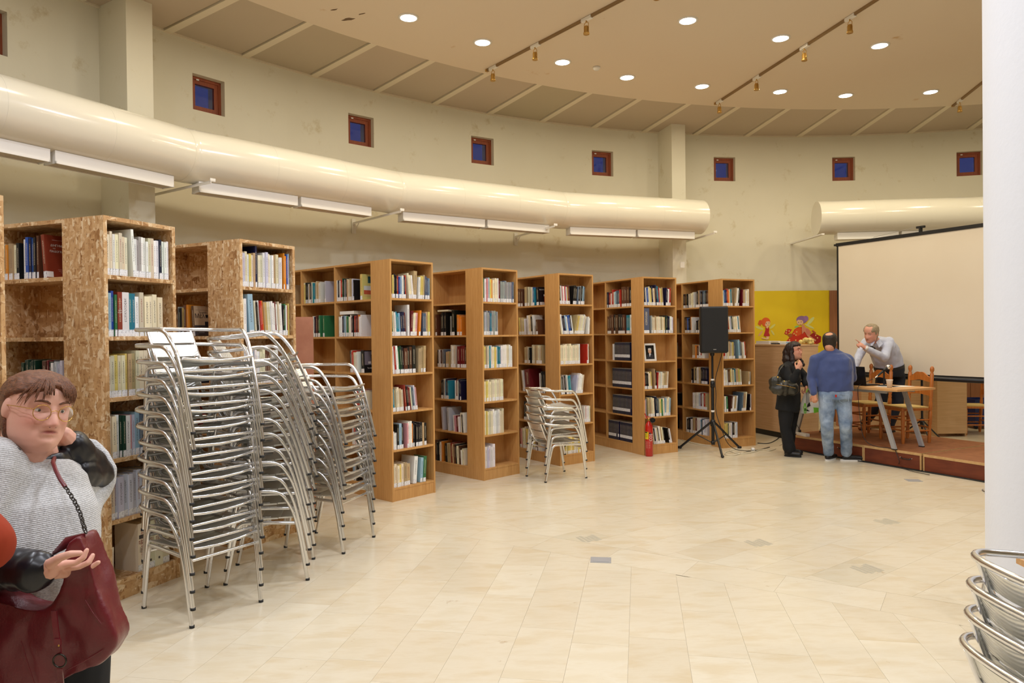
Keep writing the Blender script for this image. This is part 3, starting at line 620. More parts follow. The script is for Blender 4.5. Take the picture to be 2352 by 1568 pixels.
SIDE = {   # per bookcase: list of bays counted from the end unit
 0: [['.0;c5w4;.27;.02;0', '0;c6e3;.28;.022;0', '.1;d8;.27;.02;0', '0;c9;.27;.02;0', '', '']],
 1: [['.0;c1e1o1e2c1k1;.235;.022;0|.38;w1b1n1b1k1u1;.27;.020;0|.64;Q1;.285;.03;5', '', '.30;d6;.24;.022;0|.62;u1;.25;.03;0|.70;m1k1w1n1l3;.23;.018;0', '.5;w2k1a2r1;.24;.022;0', '.4;w1r1k1u1;.24;.022;0', '.3;w5;.24;.022;0'], ['', '', '', '', '', '']],
 2: [['', '.35;a1k1e1y1u1o1;.25;.02;0|.62;U1;.25;.03;4', '.5;u2r1k1n1;.10;.025;0', '.2;u4k2r2;.24;.022;0', '.3;c4;.24;.022;0', '.2;k4u3;.25;.022;0'], ['', '.3;c4e3;.24;.02;0', '', '', '', '']],
 3: [['0;w1n2w1r2d1k1a1k1c1e1c1e2l2k1;.235;.015;0|.68;Y1;.27;.035;0', '.04;w4n1s1i1w1g2c1w1m1n1k2r1k1m2o1w2;.225;.015;0', '.34;k1a1r2c1w1g1w1;.23;.016;2|.66;K1;.235;.05;2', '.5;w1r3y1r1e1c2;.2;.018;0', '.4;l1r1b2n1w1k1w1b1y1;.2;.02;0', '.4;i1w1k1;.22;.025;0'],
     ['0;c1y1e1k2w1e1n1c1w1t2e1c1e2w2;.235;.016;0|.66;L1;.24;.02;0', '.2;w3n1m1u1k1g1;.235;.02;0|.62;G1;.24;.03;0', '', '.3;w1m1l1w1k1;.2;.02;0', '.3;w2;.22;.02;0', ''], ['.4;w1e3;.24;.02;0', '', '', '', '', '']],
 4: [['', '.05;U1;.26;.03;0|.22;k4;.27;.022;0|.5;a1;.24;.02;0|.56;K1;.30;.05;0|.7;o5;.24;.018;0', '.1;k1w1u1a1s1;.21;.024;0|.38;e3;.19;.02;0|.52;c1w1c1;.27;.022;0|.72;m3u1;.25;.032;0', '.22;k2w1i1n1t1;.24;.024;0|.62;w1m1w1n2;.24;.024;0', '.2;L1;.28;.03;4|.38;L1;.28;.03;4|.55;w1p1m2w1;.2;.018;4|.78;c1k1w1;.23;.02;4', '0;u1k2w1o1;.24;.028;0|.3;k1c1e1q1e1u1k1c1u1;.23;.026;3|.78;w1c2;.19;.02;3'], ['', '.3;k4;.25;.02;0', '', '.3;e3;.2;.02;0', '', '.3;u3k2;.22;.02;0']],
 5: [['0;u3;.25;.035;0|.26;e2k1c1;.25;.025;0|.50;c1w1b1t1;.24;.02;0|.66;K1;.24;.05;3', '.04;y1e2c1y1w1;.23;.022;2|.34;W1c1e1k1w1;.26;.022;4|.66;U1;.2;.04;2', '.25;e2w1k1;.22;.025;0|.52;c2e2c2e1;.24;.025;0', '.08;e1w1;.3;.02;9|.24;M1;.30;.10;6|.74;w1k2;.27;.03;2', '.2;k1a1w1l1;.24;.03;0', '.02;q1p1;.26;.02;2|.14;c2y1;.28;.03;2|.40;e1k1y1e1u1c2w1;.25;.028;0'], ['', '.4;u2;.2;.03;0', '', '.3;m2;.25;.03;0', '', '.4;q2;.25;.02;0']],
 6: [['.02;n1m1r1w1;.22;.026;0|.2;r1;.26;.03;0|.28;w1i1s3r1;.24;.026;0|.58;u4k1;.27;.042;0', '.02;u3k1u1k2u1;.27;.046;0|.78;t2w1;.26;.034;0', '.22;w1;.25;.022;0|.30;n12;.26;.030;0', '.2;n14;.27;.032;0', '.2;n14;.27;.032;0', '.02;n8;.27;.032;0|.48;n9;.27;.032;0'], ['', '', '', '', '', ''], ['', '', '', '', '', '']],
 7: [['.02;k1u1y1k1;.22;.026;0|.22;c1n1c2w1;.23;.026;0|.48;a1k1e1s1k1s2k1u1;.25;.03;0', '.03;k1u1b1k1u1o1w1;.24;.026;2|.5;k2e1w2;.2;.03;0', '.34;e2o1u1w1r1w2;.2;.03;0', '.3;k1;.22;.03;0|.38;e1k1c1w1e1k2n1k1n1;.24;.028;0', '.34;w4l1m1w1r1e1;.24;.03;0', '.06;w1n1k2w1;.22;.026;0|.34;e2m1w2t1s1w1l1w1;.24;.028;0'], ['', '.0;k3d1u2d1k1e1;.23;.03;2', '0;y1g1d2u1k2c1;.24;.03;0', '.3;k1d1u1k2;.2;.03;0', '.4;k1y1k2;.2;.03;0', '.1;u1w1u1w1k1;.24;.04;0'], ['', '', '', '', '', '']],
}
books = []
def parse(spec):
    for run in spec.split('|'):
        if not run: continue
        f = run.split(';'); seq = []
        for ch, nn in re.findall(r'([a-zA-Z])(\d+)', f[1]): seq += [ch]*int(nn)
        yield float(f[0]), seq, float(f[2]), float(f[3]), float(f[4])
LVL = ['top', 'second', 'third', 'fourth', 'fifth', 'bottom']
rb = random.Random(5)
def fill(i, M, x0, x1, base, pitch, lvl, spec, D, where):
    z = base+pitch*(5-lvl); runs = list(parse(spec)); cnt = 0
    for ri, (u, seq, h, th, lean) in enumerate(runs):
        x = x0+u*(x1-x0); a = R_(-lean); lim = x0+runs[ri+1][0]*(x1-x0)+.004 if ri+1 < len(runs) else x1-.002
        if lean > 0: x += 0
        if lean < 0: lim -= 0
        for ch in seq:
            big = ch.isupper(); hh = h*(1 if big else rb.uniform(.93, 1.05)); tt = th*(1 if big else rb.uniform(.74, 1.34))*(1.07 if i >= 3 and not big else 1); c = ch.lower()
            if c in 'n' and len(seq) > 7 and th > .029: hh = h; tt = th
            hh = min(hh, pitch-.035)
            foot = tt/max(.6, math.cos(a)); ext = hh*math.sin(abs(a))
            if x+foot+(ext if lean < 0 else 0) > lim+(0 if lean <= 0 else -ext*0): break
            dd = rb.uniform(.15, .2) if hh < .27 else .21
            dd = min(dd, D-.04); y = rb.uniform(.012, .028) if not (len(seq) > 7 and c == 'n') else .02
            cnt += 1; cc = PALC[c]; v = rb.uniform(.9, 1.06); cc = rgb(*[min(250, k*v+rb.uniform(-5, 5)) for k in cc])
            light = sum(PALC[c]) > 420
            ink = rgb(70, 60, 60) if light else rgb(214, 200, 170)
            if rb.random() < .12 and light: ink = rgb(150, 50, 40)
            pivot = 0 if lean <= 0 else tt      # a positive lean tips towards the left end
            Mb = M @ Matrix.Translation((x+(tt if lean < 0 else 0), y, z)) @ Matrix.Rotation(-a if lean else 0, 4, 'Y')
            # lean>0 : top goes to the left ; lean<0 : top goes to the right
            Mb = M @ Matrix.Translation((x+(foot if lean < 0 else 0), y, z)) @ Matrix.Rotation(R_(-lean), 4, 'Y') @ Matrix.Translation((-tt if lean < 0 else 0, 0, 0))
            if lean > 0: Mb = M @ Matrix.Translation((x+hh*math.sin(abs(a))*1.0, y, z)) @ Matrix.Rotation(R_(-lean), 4, 'Y')
            lab = None if c == 'l' and len(seq) > 5 and False else (rb.random() < .93 and not (i == 4 and lvl in (4, 5)))
            books.append(dict(M=Mb, t=tt-.0006, h=hh, d=dd, col=cc, ink=ink, c=c, lab=lab, i=i, lvl=lvl, where=where, n=cnt, thick=tt > .03, hi=(c == 'n' and len(seq) > 7 and th > .029)))
            x += foot+.0006
for i in UNITS:
    MF, MA, base, pitch, t, w, nb = UNITS[i]
    for l in range(6): fill(i, MF, t+.003, w-t-.003, base, pitch, l, FRONT[i][l], BC[i][4], 'end')
    for j, bay in enumerate(SIDE[i]):
        xb = BAY*(nb-1-j)
        for l in range(6): fill(i, MA, xb+(t if j == nb-1 else t/2)+.003, xb+BAY-(t if j == 0 else t/2)-.003, base, pitch, l, bay[l], w/2, 'row' if j == 0 else 'row bay %d' % (j+1))
def seen(bk):
    c = bk['M'] @ V(bk['t']/2, 0, bk['h']/2); p = project(c)
    if p[2] < .5 or not (-10 < p[0] < 2258) or not (0 < p[1] < 1568): return 0
    n = (bk['M'].to_3x3() @ V(0, -1, 0)); v = (V(0, 0, EYE)-c); dist = v.length; k = abs(n.dot(v.normalized()))
    if bk['i'] in (1, 2) and bk['lvl'] >= 2 and bk['where'] == 'end' and bk['i'] == 2: k *= .3
    if p[0] < 150 and p[1] > 850: k *= .1
    return bk['h']*bk['t']*k/dist**2
books.sort(key=lambda q: -seen(q))
used = set(); stuff = MB(); stl = MB()
for n, bk in enumerate(books):
    t, h, d = bk['t'], bk['h'], bk['d']; c, ink = bk['col'], bk['ink']; ct = min(.0022, t*.18)
    if n < 296:
        b = MB(); b.col = c; b.ink = ink
        b.box((0, 0, 0), (t, .003, h), None, True); b.box((0, .003, 0), (ct, d, h)); b.box((t-ct, .003, 0), (t, d, h))
        o = b.build('book', 'book_cover', None, True); o.matrix_world = bk['M']; bk['o'] = o
        kind = 'volume' if bk['thick'] else 'book'
        wh = NAMES[bk['i']]; place = {'end': 'end', 'row': 'side'}.get(bk['where'], 'inner side')
        lb = '%s %s, %s book on %s %s shelf, %s' % (CN[bk['c']], kind, ordn[bk['n']-1], LVL[bk['lvl']], place, wh)
        k = lb
        if k in used: lb = lb.replace(kind+',', 'slim '+kind+',')
        used.add(lb); tag(o, lb, 'book', 'books on the %s shelf of the %s' % (LVL[bk['lvl']], wh))
        pg = MB(); pg.box((ct, .003, .003), (t-ct, d-.003, h-.003)); pg.build('page_block', 'paper', o)
        if bk['lab']:
            s = MB(); z0 = .045 if bk['hi'] else .0015; s.box((0.0004, -.0006, z0), (t-.0004, 0, z0+.042)); s.build('spine_label', 'sticker', o)
    else:
        b = stuff; b.col = c; b.ink = ink; M = bk['M']; b.box((0, 0, 0), (t, d, h-.003), M, True); b.col = rgb(216, 204, 176); b.box((ct, .003, h-.003), (t-ct, d-.003, h-.002), M)
        if bk['lab']: z0 = .045 if bk['hi'] else .0015; stl.box((0.0004, -.0006, z0), (t-.0004, 0, z0+.042), M)
so = stuff.build('books', 'book_cover', None, True); tag(so, 'smaller library books filling the remaining shelves of all the bookcases', 'books', kind='stuff')
lo = stl.build('spine_labels', 'sticker', so); tag(lo, kind='stuff')
# printed covers and titles on books that show them
def the_book(i, where, lvl, ch, nth=0):
    c = [q for q in books if q['i'] == i and q['where'] == where and q['lvl'] == lvl and q['c'] == ch and 'o' in q]; c.sort(key=lambda q: q['n']); return c[nth] if len(c) > nth else None
MC = Matrix(((0, 0, 1, 0), (1, 0, 0, 0), (0, 1, 0, 0), (0, 0, 0, 1)))      # x along the cover, y up, z out of the right-hand cover
MSP = Matrix(((1, 0, 0, 0), (0, 0, -1, 0), (0, 1, 0, 0), (0, 0, 0, 1)))    # the same for the spine
mat('ink_white', rgb(226, 220, 210), .6, var=.03); mat('ink_dark', rgb(50, 40, 40), .6, var=.1); mat('ink_red', rgb(140, 50, 44), .6, var=.1)
def cover_print(bk, polys, texts=(), spine=False):
    if not bk: return
    o = bk['o']; M = (Matrix.Translation((0, -.0003, 0)) @ MSP) if spine else (Matrix.Translation((bk['t']+.0003, 0, 0)) @ MC); wd = bk['t'] if spine else bk['d']; b = MB()
    for k, (c, x0, y0, x1, y1) in enumerate(polys):
        b.col = rgb(*c); z = .0002*k; b.add([(x0*wd, y0*bk['h'], z), (x1*wd, y0*bk['h'], z), (x1*wd, y1*bk['h'], z), (x0*wd, y1*bk['h'], z)], [(0, 1, 2, 3)])
    if polys: p = b.build('spine_print' if spine else 'cover_print', 'painted', None, True); p.data.transform(M); p.parent = o
    for s, x, y, size, m in texts:
        t = text(s, size, 'title', m, Matrix.Identity(4), None, .0002); t.data.transform(M @ Matrix.Translation((x*wd, y*bk['h'], .0008))); t.parent = o
R1 = the_book(1, 'row', 0, 'q')
cover_print(R1, [((214, 190, 186), .25, .885, .60, .892), ((206, 150, 140), .38, .20, .60, .207), ((206, 150, 140), .40, .165, .68, .172), ((206, 150, 140), .46, .13, .64, .137), ((240, 238, 238), .0, .02, .22, .15)],
            [('\u0394\u0399\u0397\u0393\u0397\u039c\u0391\u03a4\u0391', .48, .76, .021, 'ink_white'), ('\u03a4\u0397\u03a3', .30, .69, .010, 'ink_white'), ('\u03a0\u0391\u0399\u0394\u039f\u0393\u03a1\u0391\u039c\u039c\u0391\u03a4\u0391', .55, .62, .019, 'ink_white')])
cover_print(the_book(2, 'row', 1, 'u', 1) or the_book(2, 'row', 1, 'u'), [((206, 176, 140), .0, .36, 1, 1), ((120, 100, 84), .1, .86, .9, .87), ((70, 62, 64), .0, .02, 1, .36), ((44, 40, 46), .55, .30, .95, .48), ((120, 116, 120), .2, .1, .5, .25)],
            [('\u039c\u03ad\u03bb\u03c0\u03c9', .5, .66, .05, 'ink_dark'), ('\u03a4\u03b1 \u03ba\u03b1\u03bb\u03ac', .45, .78, .018, 'ink_dark')])
cover_print(the_book(3, 'row', 0, 'y', 1) or the_book(3, 'row', 0, 'y'), [((212, 204, 120), 0, 0, 1, 1), ((44, 96, 100), .35, .66, .85, .92), ((214, 220, 214), .1, .38, 1, .55), ((190, 90, 60), .1, .22, 1, .38), ((210, 190, 120), .1, .12, 1, .22), ((90, 50, 70), .6, .04, 1, .2)])
cover_print(the_book(3, 'row bay 2', 0, 'l'), [((110, 90, 110), .3, .1, .55, .3), ((206, 120, 90), .3, .02, .9, .1)], [('\u03a0\u03bf\u03b9\u03ae\u03bc\u03b1\u03c4\u03b1', .65, .78, .014, 'ink_dark')])
cover_print(the_book(3, 'row bay 2', 1, 'g', 1) or the_book(3, 'row bay 2', 1, 'g'), [((206, 214, 200), .25, .12, .95, .92), ((50, 56, 50), .2, .10, .95, .44)])
cover_print(the_book(3, 'row', 2, 'k', 1) or the_book(3, 'row', 2, 'k'), [((120, 112, 122), .05, .35, .95, .95), ((26, 22, 26), .5, .4, .72, .8), ((206, 200, 196), .3, .40, .5, .5)], [('\u03a4\u03bf \u03cc\u03bd\u03b5\u03b9\u03c1\u03bf', .5, .2, .022, 'ink_white')])
cover_print(the_book(4, 'row', 1, 'o', 2), [((226, 222, 210), .0, .85, 1, 1), ((50, 70, 120), .15, .55, .42, .8), ((50, 70, 120), .55, .55, .82, .8)])
cover_print(the_book(5, 'row', 0, 'k', 1) or the_book(5, 'row', 0, 'k'), [((214, 210, 206), .1, .02, 1, .18), ((200, 50, 34), .55, .15, .8, .6), ((230, 226, 220), .5, .5, .95, .6)], [('\u039c\u039f\u039d\u03a4\u0395\u03a1\u039d\u0391', .5, .85, .024, 'ink_white')])
for k in range(3):
    bk = the_book(1, 'end', 5, 'c', 1+k)
    cover_print(bk, [((60, 50, 48), .12, .68, .88, .76)]+[((120, 112, 100), .2, .50-.02*j, .8, .506-.02*j) for j in range(6)]+[((70, 64, 60), .4, .15, .6, .20)], [('\u039a\u039f\u0399\u039d\u0395\u03a3', .5, .63, .014, 'ink_red'), ('\u039d\u039f\u039c\u0395\u03a3', .5, .585, .014, 'ink_red'), ('O', .5, .90, .018, 'ink_dark')], True)
cover_print(the_book(1, 'end', 1, 'q'), [((216, 160, 120), .1, .78, .9, .785)], [('\u0397', .5, .62, .010, 'ink_white'), ('\u039d\u0395\u0391', .5, .58, .012, 'ink_white'), ('\u0395\u039b\u039b\u0391\u03a3', .5, .535, .010, 'ink_white')], True)
def on_unit(i, side, x, y, z): 
    MF, MA, base, pitch, t, w, nb = UNITS[i]; return (MA if side else MF) @ V(x, y, z)
# a book lying flat on top of the row in the first beech bookcase, and one in the second
def flat_book(i, side, x, lvl, dz, L, t, c, lb):
    MF, MA, base, pitch, tt, w, nb = UNITS[i]; M = (MA if side else MF) @ Matrix.Translation((x, .015, base+pitch*(5-lvl)+dz))
    b = MB(); b.col = rgb(*PALC[c]); b.box((0, 0, 0), (L, .16, .002)); b.box((0, 0, t-.002), (L, .16, t)); b.box((0, 0, .002), (L, .003, t-.002))
    o = b.build('book', 'book_cover', None, True); o.matrix_world = M; tag(o, lb, 'book'); p = MB(); p.box((.002, .003, .002), (L-.003, .157, t-.002)); p.build('page_block', 'paper', o)
flat_book(3, 1, BAY*2+.07, 1, .238, .25, .034, 'w', 'white book lying flat across the books, second side shelf, first beech bookcase')
flat_book(4, 1, BAY*1+.10, 1, .292, .2, .02, 'c', 'thin cream book lying flat on black volumes, second beech bookcase')
# picture frame
MF, MA, base, pitch, t, w, nb = UNITS[6]
M = MF @ Matrix.Translation((.17, .06, base+pitch*3)) @ Matrix.Rotation(R_(-6), 4, 'Z') @ Matrix.Rotation(R_(-8), 4, 'X')
r = empty('photo_frame'); r.matrix_world = M; tag(r, 'white framed portrait photograph of a man in a dark suit on an empty shelf', 'picture frame')
fw, fh, ft = .19, .245, .026
part(lambda b: (b.box((-fw/2, -.006, 0), (fw/2, .008, ft)), b.box((-fw/2, -.006, fh-ft), (fw/2, .008, fh)), b.box((-fw/2, -.006, ft), (-fw/2+ft, .008, fh-ft)), b.box((fw/2-ft, -.006, ft), (fw/2, .008, fh-ft))), 'moulding', 'white_enamel', r)
part(lambda b: b.box((-fw/2+ft, .0, ft), (fw/2-ft, .004, fh-ft)), 'backing', 'photo_back', r)
def pic(b):
    def pl(c, pts, y):
        pts = [(x*1.12, .123+(z-.108)*1.12) for x, z in pts]; b.col = rgb(*c); b.add([(x, y, z) for x, z in pts], [tuple(range(len(pts)))])
    e = lambda cx, cz, rx, rz, n=18: [(cx+rx*math.cos(2*PI*k/n), cz+rz*math.sin(2*PI*k/n)) for k in range(n)]
    pl((34, 34, 44), [(-.05, .026), (.055, .026), (.052, .07), (.03, .09), (-.015, .09), (-.042, .07)], -.0004)
    pl((226, 226, 230), [(-.006, .05), (.016, .088), (-.012, .09)], -.0008); pl((70, 30, 34), [(.0, .05), (.004, .082), (-.004, .082)], -.0012)
    pl((206, 160, 130), e(.0, .122, .023, .032), -.0012); pl((196, 192, 186), e(.0, .146, .024, .013), -.0016)
    pl((40, 34, 34), e(-.009, .125, .004, .002, 8), -.0016); pl((40, 34, 34), e(.009, .125, .004, .002, 8), -.0016); pl((140, 80, 70), e(0, .106, .007, .0018, 8), -.0016)
part(pic, 'portrait', 'painted', r, True)
part(lambda b: b.box((-.02, .008, .0), (.02, .06, .003), Matrix.Rotation(R_(4), 4, 'X')), 'easel_back', 'black_plastic', r)

# ================================================================== CHAIRS (aluminium, stackable)
def chair_proto():
    r = empty('stacking_armchair')
    def sm(pts, it=2):
        pts = [Vector(p) for p in pts]
        for _ in range(it):
            q = [pts[0]]
            for i in range(len(pts)-1): q += [pts[i].lerp(pts[i+1], .25), pts[i].lerp(pts[i+1], .75)]
            q.append(pts[-1]); pts = q
        return pts
    half = [(.235, .265, 0), (.245, .20, .43), (.262, .135, .575), (.270, .085, .622), (.277, .0, .630), (.278, -.13, .642), (.268, -.21, .652), (.18, -.285, .662), (.0, -.305, .667)]
    full = half+[(-x, y, z) for x, y, z in half[::-1][1:]]
    part(lambda b: b.tube(sm(full), .0125, 10), 'arm_loop', 'aluminium', r)
    for s in (1, -1):
        part(lambda b: b.tube(sm([(s*.215, -.27, .0), (s*.225, -.195, .36), (s*.228, -.17, .405), (s*.232, -.12, .415), (s*.24, .19, .40)]), .0125, 8), 'rear_leg', 'aluminium', r)
        part(lambda b: b.tube(sm([(s*.15, .02, .425), (s*.15, -.16, .425), (s*.148, -.205, .45), (s*.145, -.29, .66)]), .0105, 8), 'back_post', 'aluminium', r)
        part(lambda b: b.lathe([(.0135, -.0), (.0145, .0), (.0145, .015), (.0128, .015)], 10, Matrix.Translation((s*.2355, .2655, 0))), 'foot_cap', 'rubber', r)
        part(lambda b: b.lathe([(.0135, -.0), (.0145, .0), (.0145, .015), (.0128, .015)], 10, Matrix.Translation((s*.215, -.27, 0))), 'foot_cap', 'rubber', r)
        part(lambda b: b.ball((s*.2585, .185, .47), .006, 8, 5), 'rivet', 'chrome', r)
    part(lambda b: b.tube([(-.243, .205, .365), (.243, .205, .365)], .010, 8), 'stretcher', 'aluminium', r)
    part(lambda b: b.tube([(-.226, -.19, .37), (.226, -.19, .37)], .010, 8), 'stretcher', 'aluminium', r)
    def slat(b, y0, y1, zf, t=.010, w=.222):
        n = 9; rings = []
        for k in range(n):
            x = -w+2*w*k/(n-1); dip = -.022*(1-(x/w)**2); z = zf+dip
            rings.append([V(x, y0, z-t), V(x, y1, z-t), V(x, y1+.004, z-t*.4), V(x, y1, z), V(x, y0, z), V(x, y0-.004, z-t*.4)])
        b.loft(rings)
    for y0, y1, z in ((-.185, -.062, .437), (-.052, .072, .437), (.082, .205, .440)):
        part(lambda b: slat(b, y0, y1, z), 'seat_slat', 'slat_metal', r)
    part(lambda b: b.tube([(-.235, .215, .44), (-.12, .215, .426), (0, .215, .42), (.12, .215, .426), (.235, .215, .44)], .009, 8), 'seat_edge', 'aluminium', r)
    def back(b, z0, z1):
        n = 9; rings = []; w = .143
        for k in range(n):
            x = -w+2*w*k/(n-1); bow = -.018*(1-(x/w)**2)
            yy = lambda z: -.205-.085*(z-.45)/.21+bow+.012
            rings.append([V(x, yy(z0), z0), V(x, yy(z0)-.006, z0), V(x, yy(z1)-.006, z1), V(x, yy(z1), z1)])
        b.loft(rings, smooth=False)
    part(lambda b: back(b, .572, .645), 'backrest_slat', 'slat_metal', r)
    part(lambda b: back(b, .482, .558), 'backrest_slat', 'slat_metal', r)
    snap(r); return r
proto = chair_proto(); chair_used = [0]; rc = random.Random(11)
def stack(fl, fr, n, dz, drift, names, group, pitch0=0, jit=.006):
    """fl, fr: floor points of the left and right front feet seen from the chair (its own left/right)"""
    fl, fr = V(*fl, 0), V(*fr, 0); m = (fl+fr)/2; xd = (fr-fl).normalized(); yd = V(-xd.y, xd.x, 0)    # +x local = chair's right when facing +y... front is +y
    c = m-yd*.265; ang = math.atan2(xd.y, xd.x)
    for k in range(n):
        o = proto if chair_used[0] == 0 else copy_tree(proto); chair_used[0] += 1
        th = R_(pitch0*k); p = m-yd*(.265*math.cos(th))+yd*(drift*k+(rc.uniform(-jit, jit) if k else 0))+xd*(rc.uniform(-jit, jit) if k else 0)
        o.location = (p.x, p.y, dz*k-.265*math.sin(th)); o.rotation_euler = (th, 0, ang+R_(rc.uniform(-1.2, 1.2) if k else 0))
        pos = 'bottom' if k == 0 else 'top' if k == n-1 else ordn[k]+' from the bottom'
        tag(o, 'aluminium slatted armchair, %s of %s' % (pos, names), 'chair', group)
# facing direction is +y local ; local +x is to the right of the facing direction
def ft(px, py): q = at_z(px, py, 0); return (q.x, q.y)
stack(ft(600, 1382), ft(440, 1442), 12, .1015, .004, 'the tall stack before the nearest chipboard bookcase', 'chairs in the nearest tall stack', .5)
stack(ft(720, 1283), ft(706, 1333), 12, .103, .004, 'the middle tall stack, behind the first', 'chairs in the middle tall stack', 1.15)
stack(ft(859, 1233), ft(788, 1272), 9, .1045, .003, 'the third stack, beside the first beech bookcase', 'chairs in the third stack', .8)
stack(ft(1294.6, 1082), ft(1348, 1098), 5, .1015, .004, 'the small stack before the third beech bookcase', 'chairs in the small stack', .7)
stack((1.965, 2.36), (1.985, 1.88), 4, .092, .011, 'the stack at the near right corner', 'chairs in the near right stack')
stack((3.455, 4.50), (3.455, 4.02), 1, .1, .004, 'x', 'chair behind the white pillar')
for o in bpy.data.objects:
    if o.get('group') == 'chair behind the white pillar': o['label'] = 'aluminium slatted armchair almost hidden behind the white pillar'; del o['group']

# ================================================================== STAGE CORNER
SF = V(.46, -.888, 0); SQ = V(.888, .46, 0); P1 = V(4.823, 8.481, 0); ZS = .21
SA = math.atan2(SQ.y, SQ.x)
def stg(u, v, z=0): return P1+SF*u+SQ*v+V(0, 0, z)
# local frame of a stage module: +x depth (SQ), +y = -SF ; origin at its near front corner
def module(u0, L, label, holes=True, dz=0):
    r = empty('stage_module', stg(u0, 0), SA); tag(r, label, 'stage platform', 'stage platforms')
    D = 1.46; Z = ZS+dz
    part(lambda b: b.box((0, 0, Z-.018), (D, L, Z)), 'top_board', 'stage_top', r)
    part(lambda b: (b.box((-.004, 0, Z-.03), (.0, L, Z)), b.box((0, -.003, Z-.03), (D, 0, Z)), b.box((0, L, Z-.03), (D, L+.003, Z)), b.box((D, 0, Z-.03), (D+.004, L, Z))), 'edge_strip', 'stage_edge', r)
    part(lambda b: b.box((.0, .012, .012), (.018, L-.012, Z-.03)), 'front_board', 'stage_side', r)
    part(lambda b: b.box((-.006, 0, 0.012), (.02, .014, Z-.03)), 'corner_post', 'stage_edge', r)
    part(lambda b: b.box((-.006, L-.014, 0.012), (.02, L, Z-.03)), 'corner_post', 'stage_edge', r)
    part(lambda b: (b.box((.02, 0, .012), (D, .016, Z-.018)), b.box((.02, L-.016, .012), (D, L, Z-.018)), b.box((D-.016, .016, .012), (D, L-.016, Z-.018))), 'side_board', 'stage_side', r)
    part(lambda b: b.box((.01, .01, 0), (D-.01, L-.01, .012)), 'foot_strip', 'rubber', r)
    if holes:
        yh = L*.25
        part(lambda b: b.tube([(-.002, yh-.06, .13), (-.014, yh-.05, .118), (-.014, yh+.05, .118), (-.002, yh+.06, .13)], .006, 6), 'handle', 'black_metal', r)
        for y in (yh-.075, yh+.075): part(lambda b: b.ball((-.003, y, .13), .007, 8, 5), 'stud', 'chrome', r)
    return r
module(.0, -0+.76, 'brown stage platform in the middle, under the near end of the table') if False else None
module(0, .76, 'brown stage platform in the middle, under the near end of the table')
module(-.765, 0, '') if False else None
def module_at(u_near, L, label, dz=0): return module(u_near, L, label, True, dz)
module_at(-.765, 1.22, 'brown stage platform at the left, behind the man in the blue sweater')
module_at(1.235, 1.21, 'brown stage platform at the right, cut off by the white pillar', -.004)
for u, lb in ((None, None),): pass
# table
TN = V(4.62, 8.62, 0); TA = R_(114)      # local x along the length, local y = towards the camera side (negative width)
r = empty('folding_table', TN, TA); tag(r, 'pale wood meeting table with grey splayed steel legs on the stage', 'table')
TZ = .955
part(lambda b: b.box((0, -.68, TZ-.026), (1.8, 0, TZ)), 'table_top', 'desk_wood', r)
part(lambda b: (b.box((.22, -.60, TZ-.066), (1.6, -.57, TZ-.03)), b.box((.22, -.11, TZ-.066), (1.6, -.08, TZ-.03)), b.box((.30, -.57, TZ-.06), (.34, -.11, TZ-.03)), b.box((1.46, -.57, TZ-.06), (1.50, -.11, TZ-.03))), 'under_frame', 'grey_enamel', r)
for x0, x1 in ((.36, .12), (1.44, 1.68)):
    for y in (-.095, -.585):
        def leg(b):
            w, d = .028, .016; a = [V(x0-w, y-d, TZ-.05), V(x0+w, y-d, TZ-.05), V(x0+w, y+d, TZ-.05), V(x0-w, y+d, TZ-.05)]; c = [V(x1-w, y-d, ZS+.012), V(x1+w, y-d, ZS+.012), V(x1+w, y+d, ZS+.012), V(x1-w, y+d, ZS+.012)]
            b.loft([c, a], smooth=False)
        lo_ = part(leg, 'leg', 'grey_enamel', r)
        part(lambda b: b.box((x1-.03, y-.018, ZS), (x1+.03, y+.018, ZS+.012)), 'leg_cap', 'rubber', r)
def tab(L, w, z=TZ): return V(TN.x+L*math.cos(TA)+w*math.sin(TA), TN.y+L*math.sin(TA)-w*math.cos(TA), z)
# laptop
r = empty('laptop', tab(.60, .20), TA); tag(r, 'open black laptop on the table, lid towards the room', 'laptop')
part(lambda b: b.box((0, -.25, 0), (.36, 0, .016)), 'base', 'black_plastic', r)
part(lambda b: b.box((.01, -.14, .016), (.35, -.03, .018)), 'keyboard', 'rubber', r)
part(lambda b: b.box((0, -.004, 0), (.36, .004, .235), Matrix.Translation((0, .0, .016)) @ Matrix.Rotation(R_(-8), 4, 'X')), 'screen_lid', 'black_plastic', r)
# microphone
q = tab(.50, .40); r = empty('microphone', q, R_(20)); tag(r, 'handheld microphone on a black desk stand beside the laptop', 'microphone')
part(lambda b: b.lathe([(.0, 0), (.07, 0), (.07, .012), (.02, .018), (.0, .018)], 24), 'stand_base', 'black_metal', r)
part(lambda b: b.tube([(0, 0, .015), (0, 0, .19)], .010, 8), 'stand_pole', 'black_metal', r)
d = V(.72, -.1, .52).normalized(); c = V(0, 0, .20)
part(lambda b: b.tube([c-d*.12, c+d*.05], [.011, .017], 12), 'handle', 'black_metal', r)
part(lambda b: b.ball(c+d*.075, .030, 14, 10), 'grille_ball', 'chrome', r)
part(lambda b: b.tube([c-d*.155, c-d*.12], .009, 8), 'plug', 'chrome', r)
part(lambda b: b.box((-.02, -.016, .185), (.02, .016, .21)), 'clip', 'black_plastic', r)
q = tab(.24, .17); r = empty('paper_cup', q); tag(r, 'white disposable cup near the corner of the table', 'cup')
part(lambda b: b.lathe([(.0, 0), (.026, 0), (.038, .098), (.040, .1), (.036, .1), (.025, .004), (0, .004)], 24), 'cup_wall', 'white_plastic', r)
part(lambda b: b.lathe([(.038, .096), (.0415, .098), (.0415, .103), (.038, .103)], 24), 'rim', 'white_plastic', r)
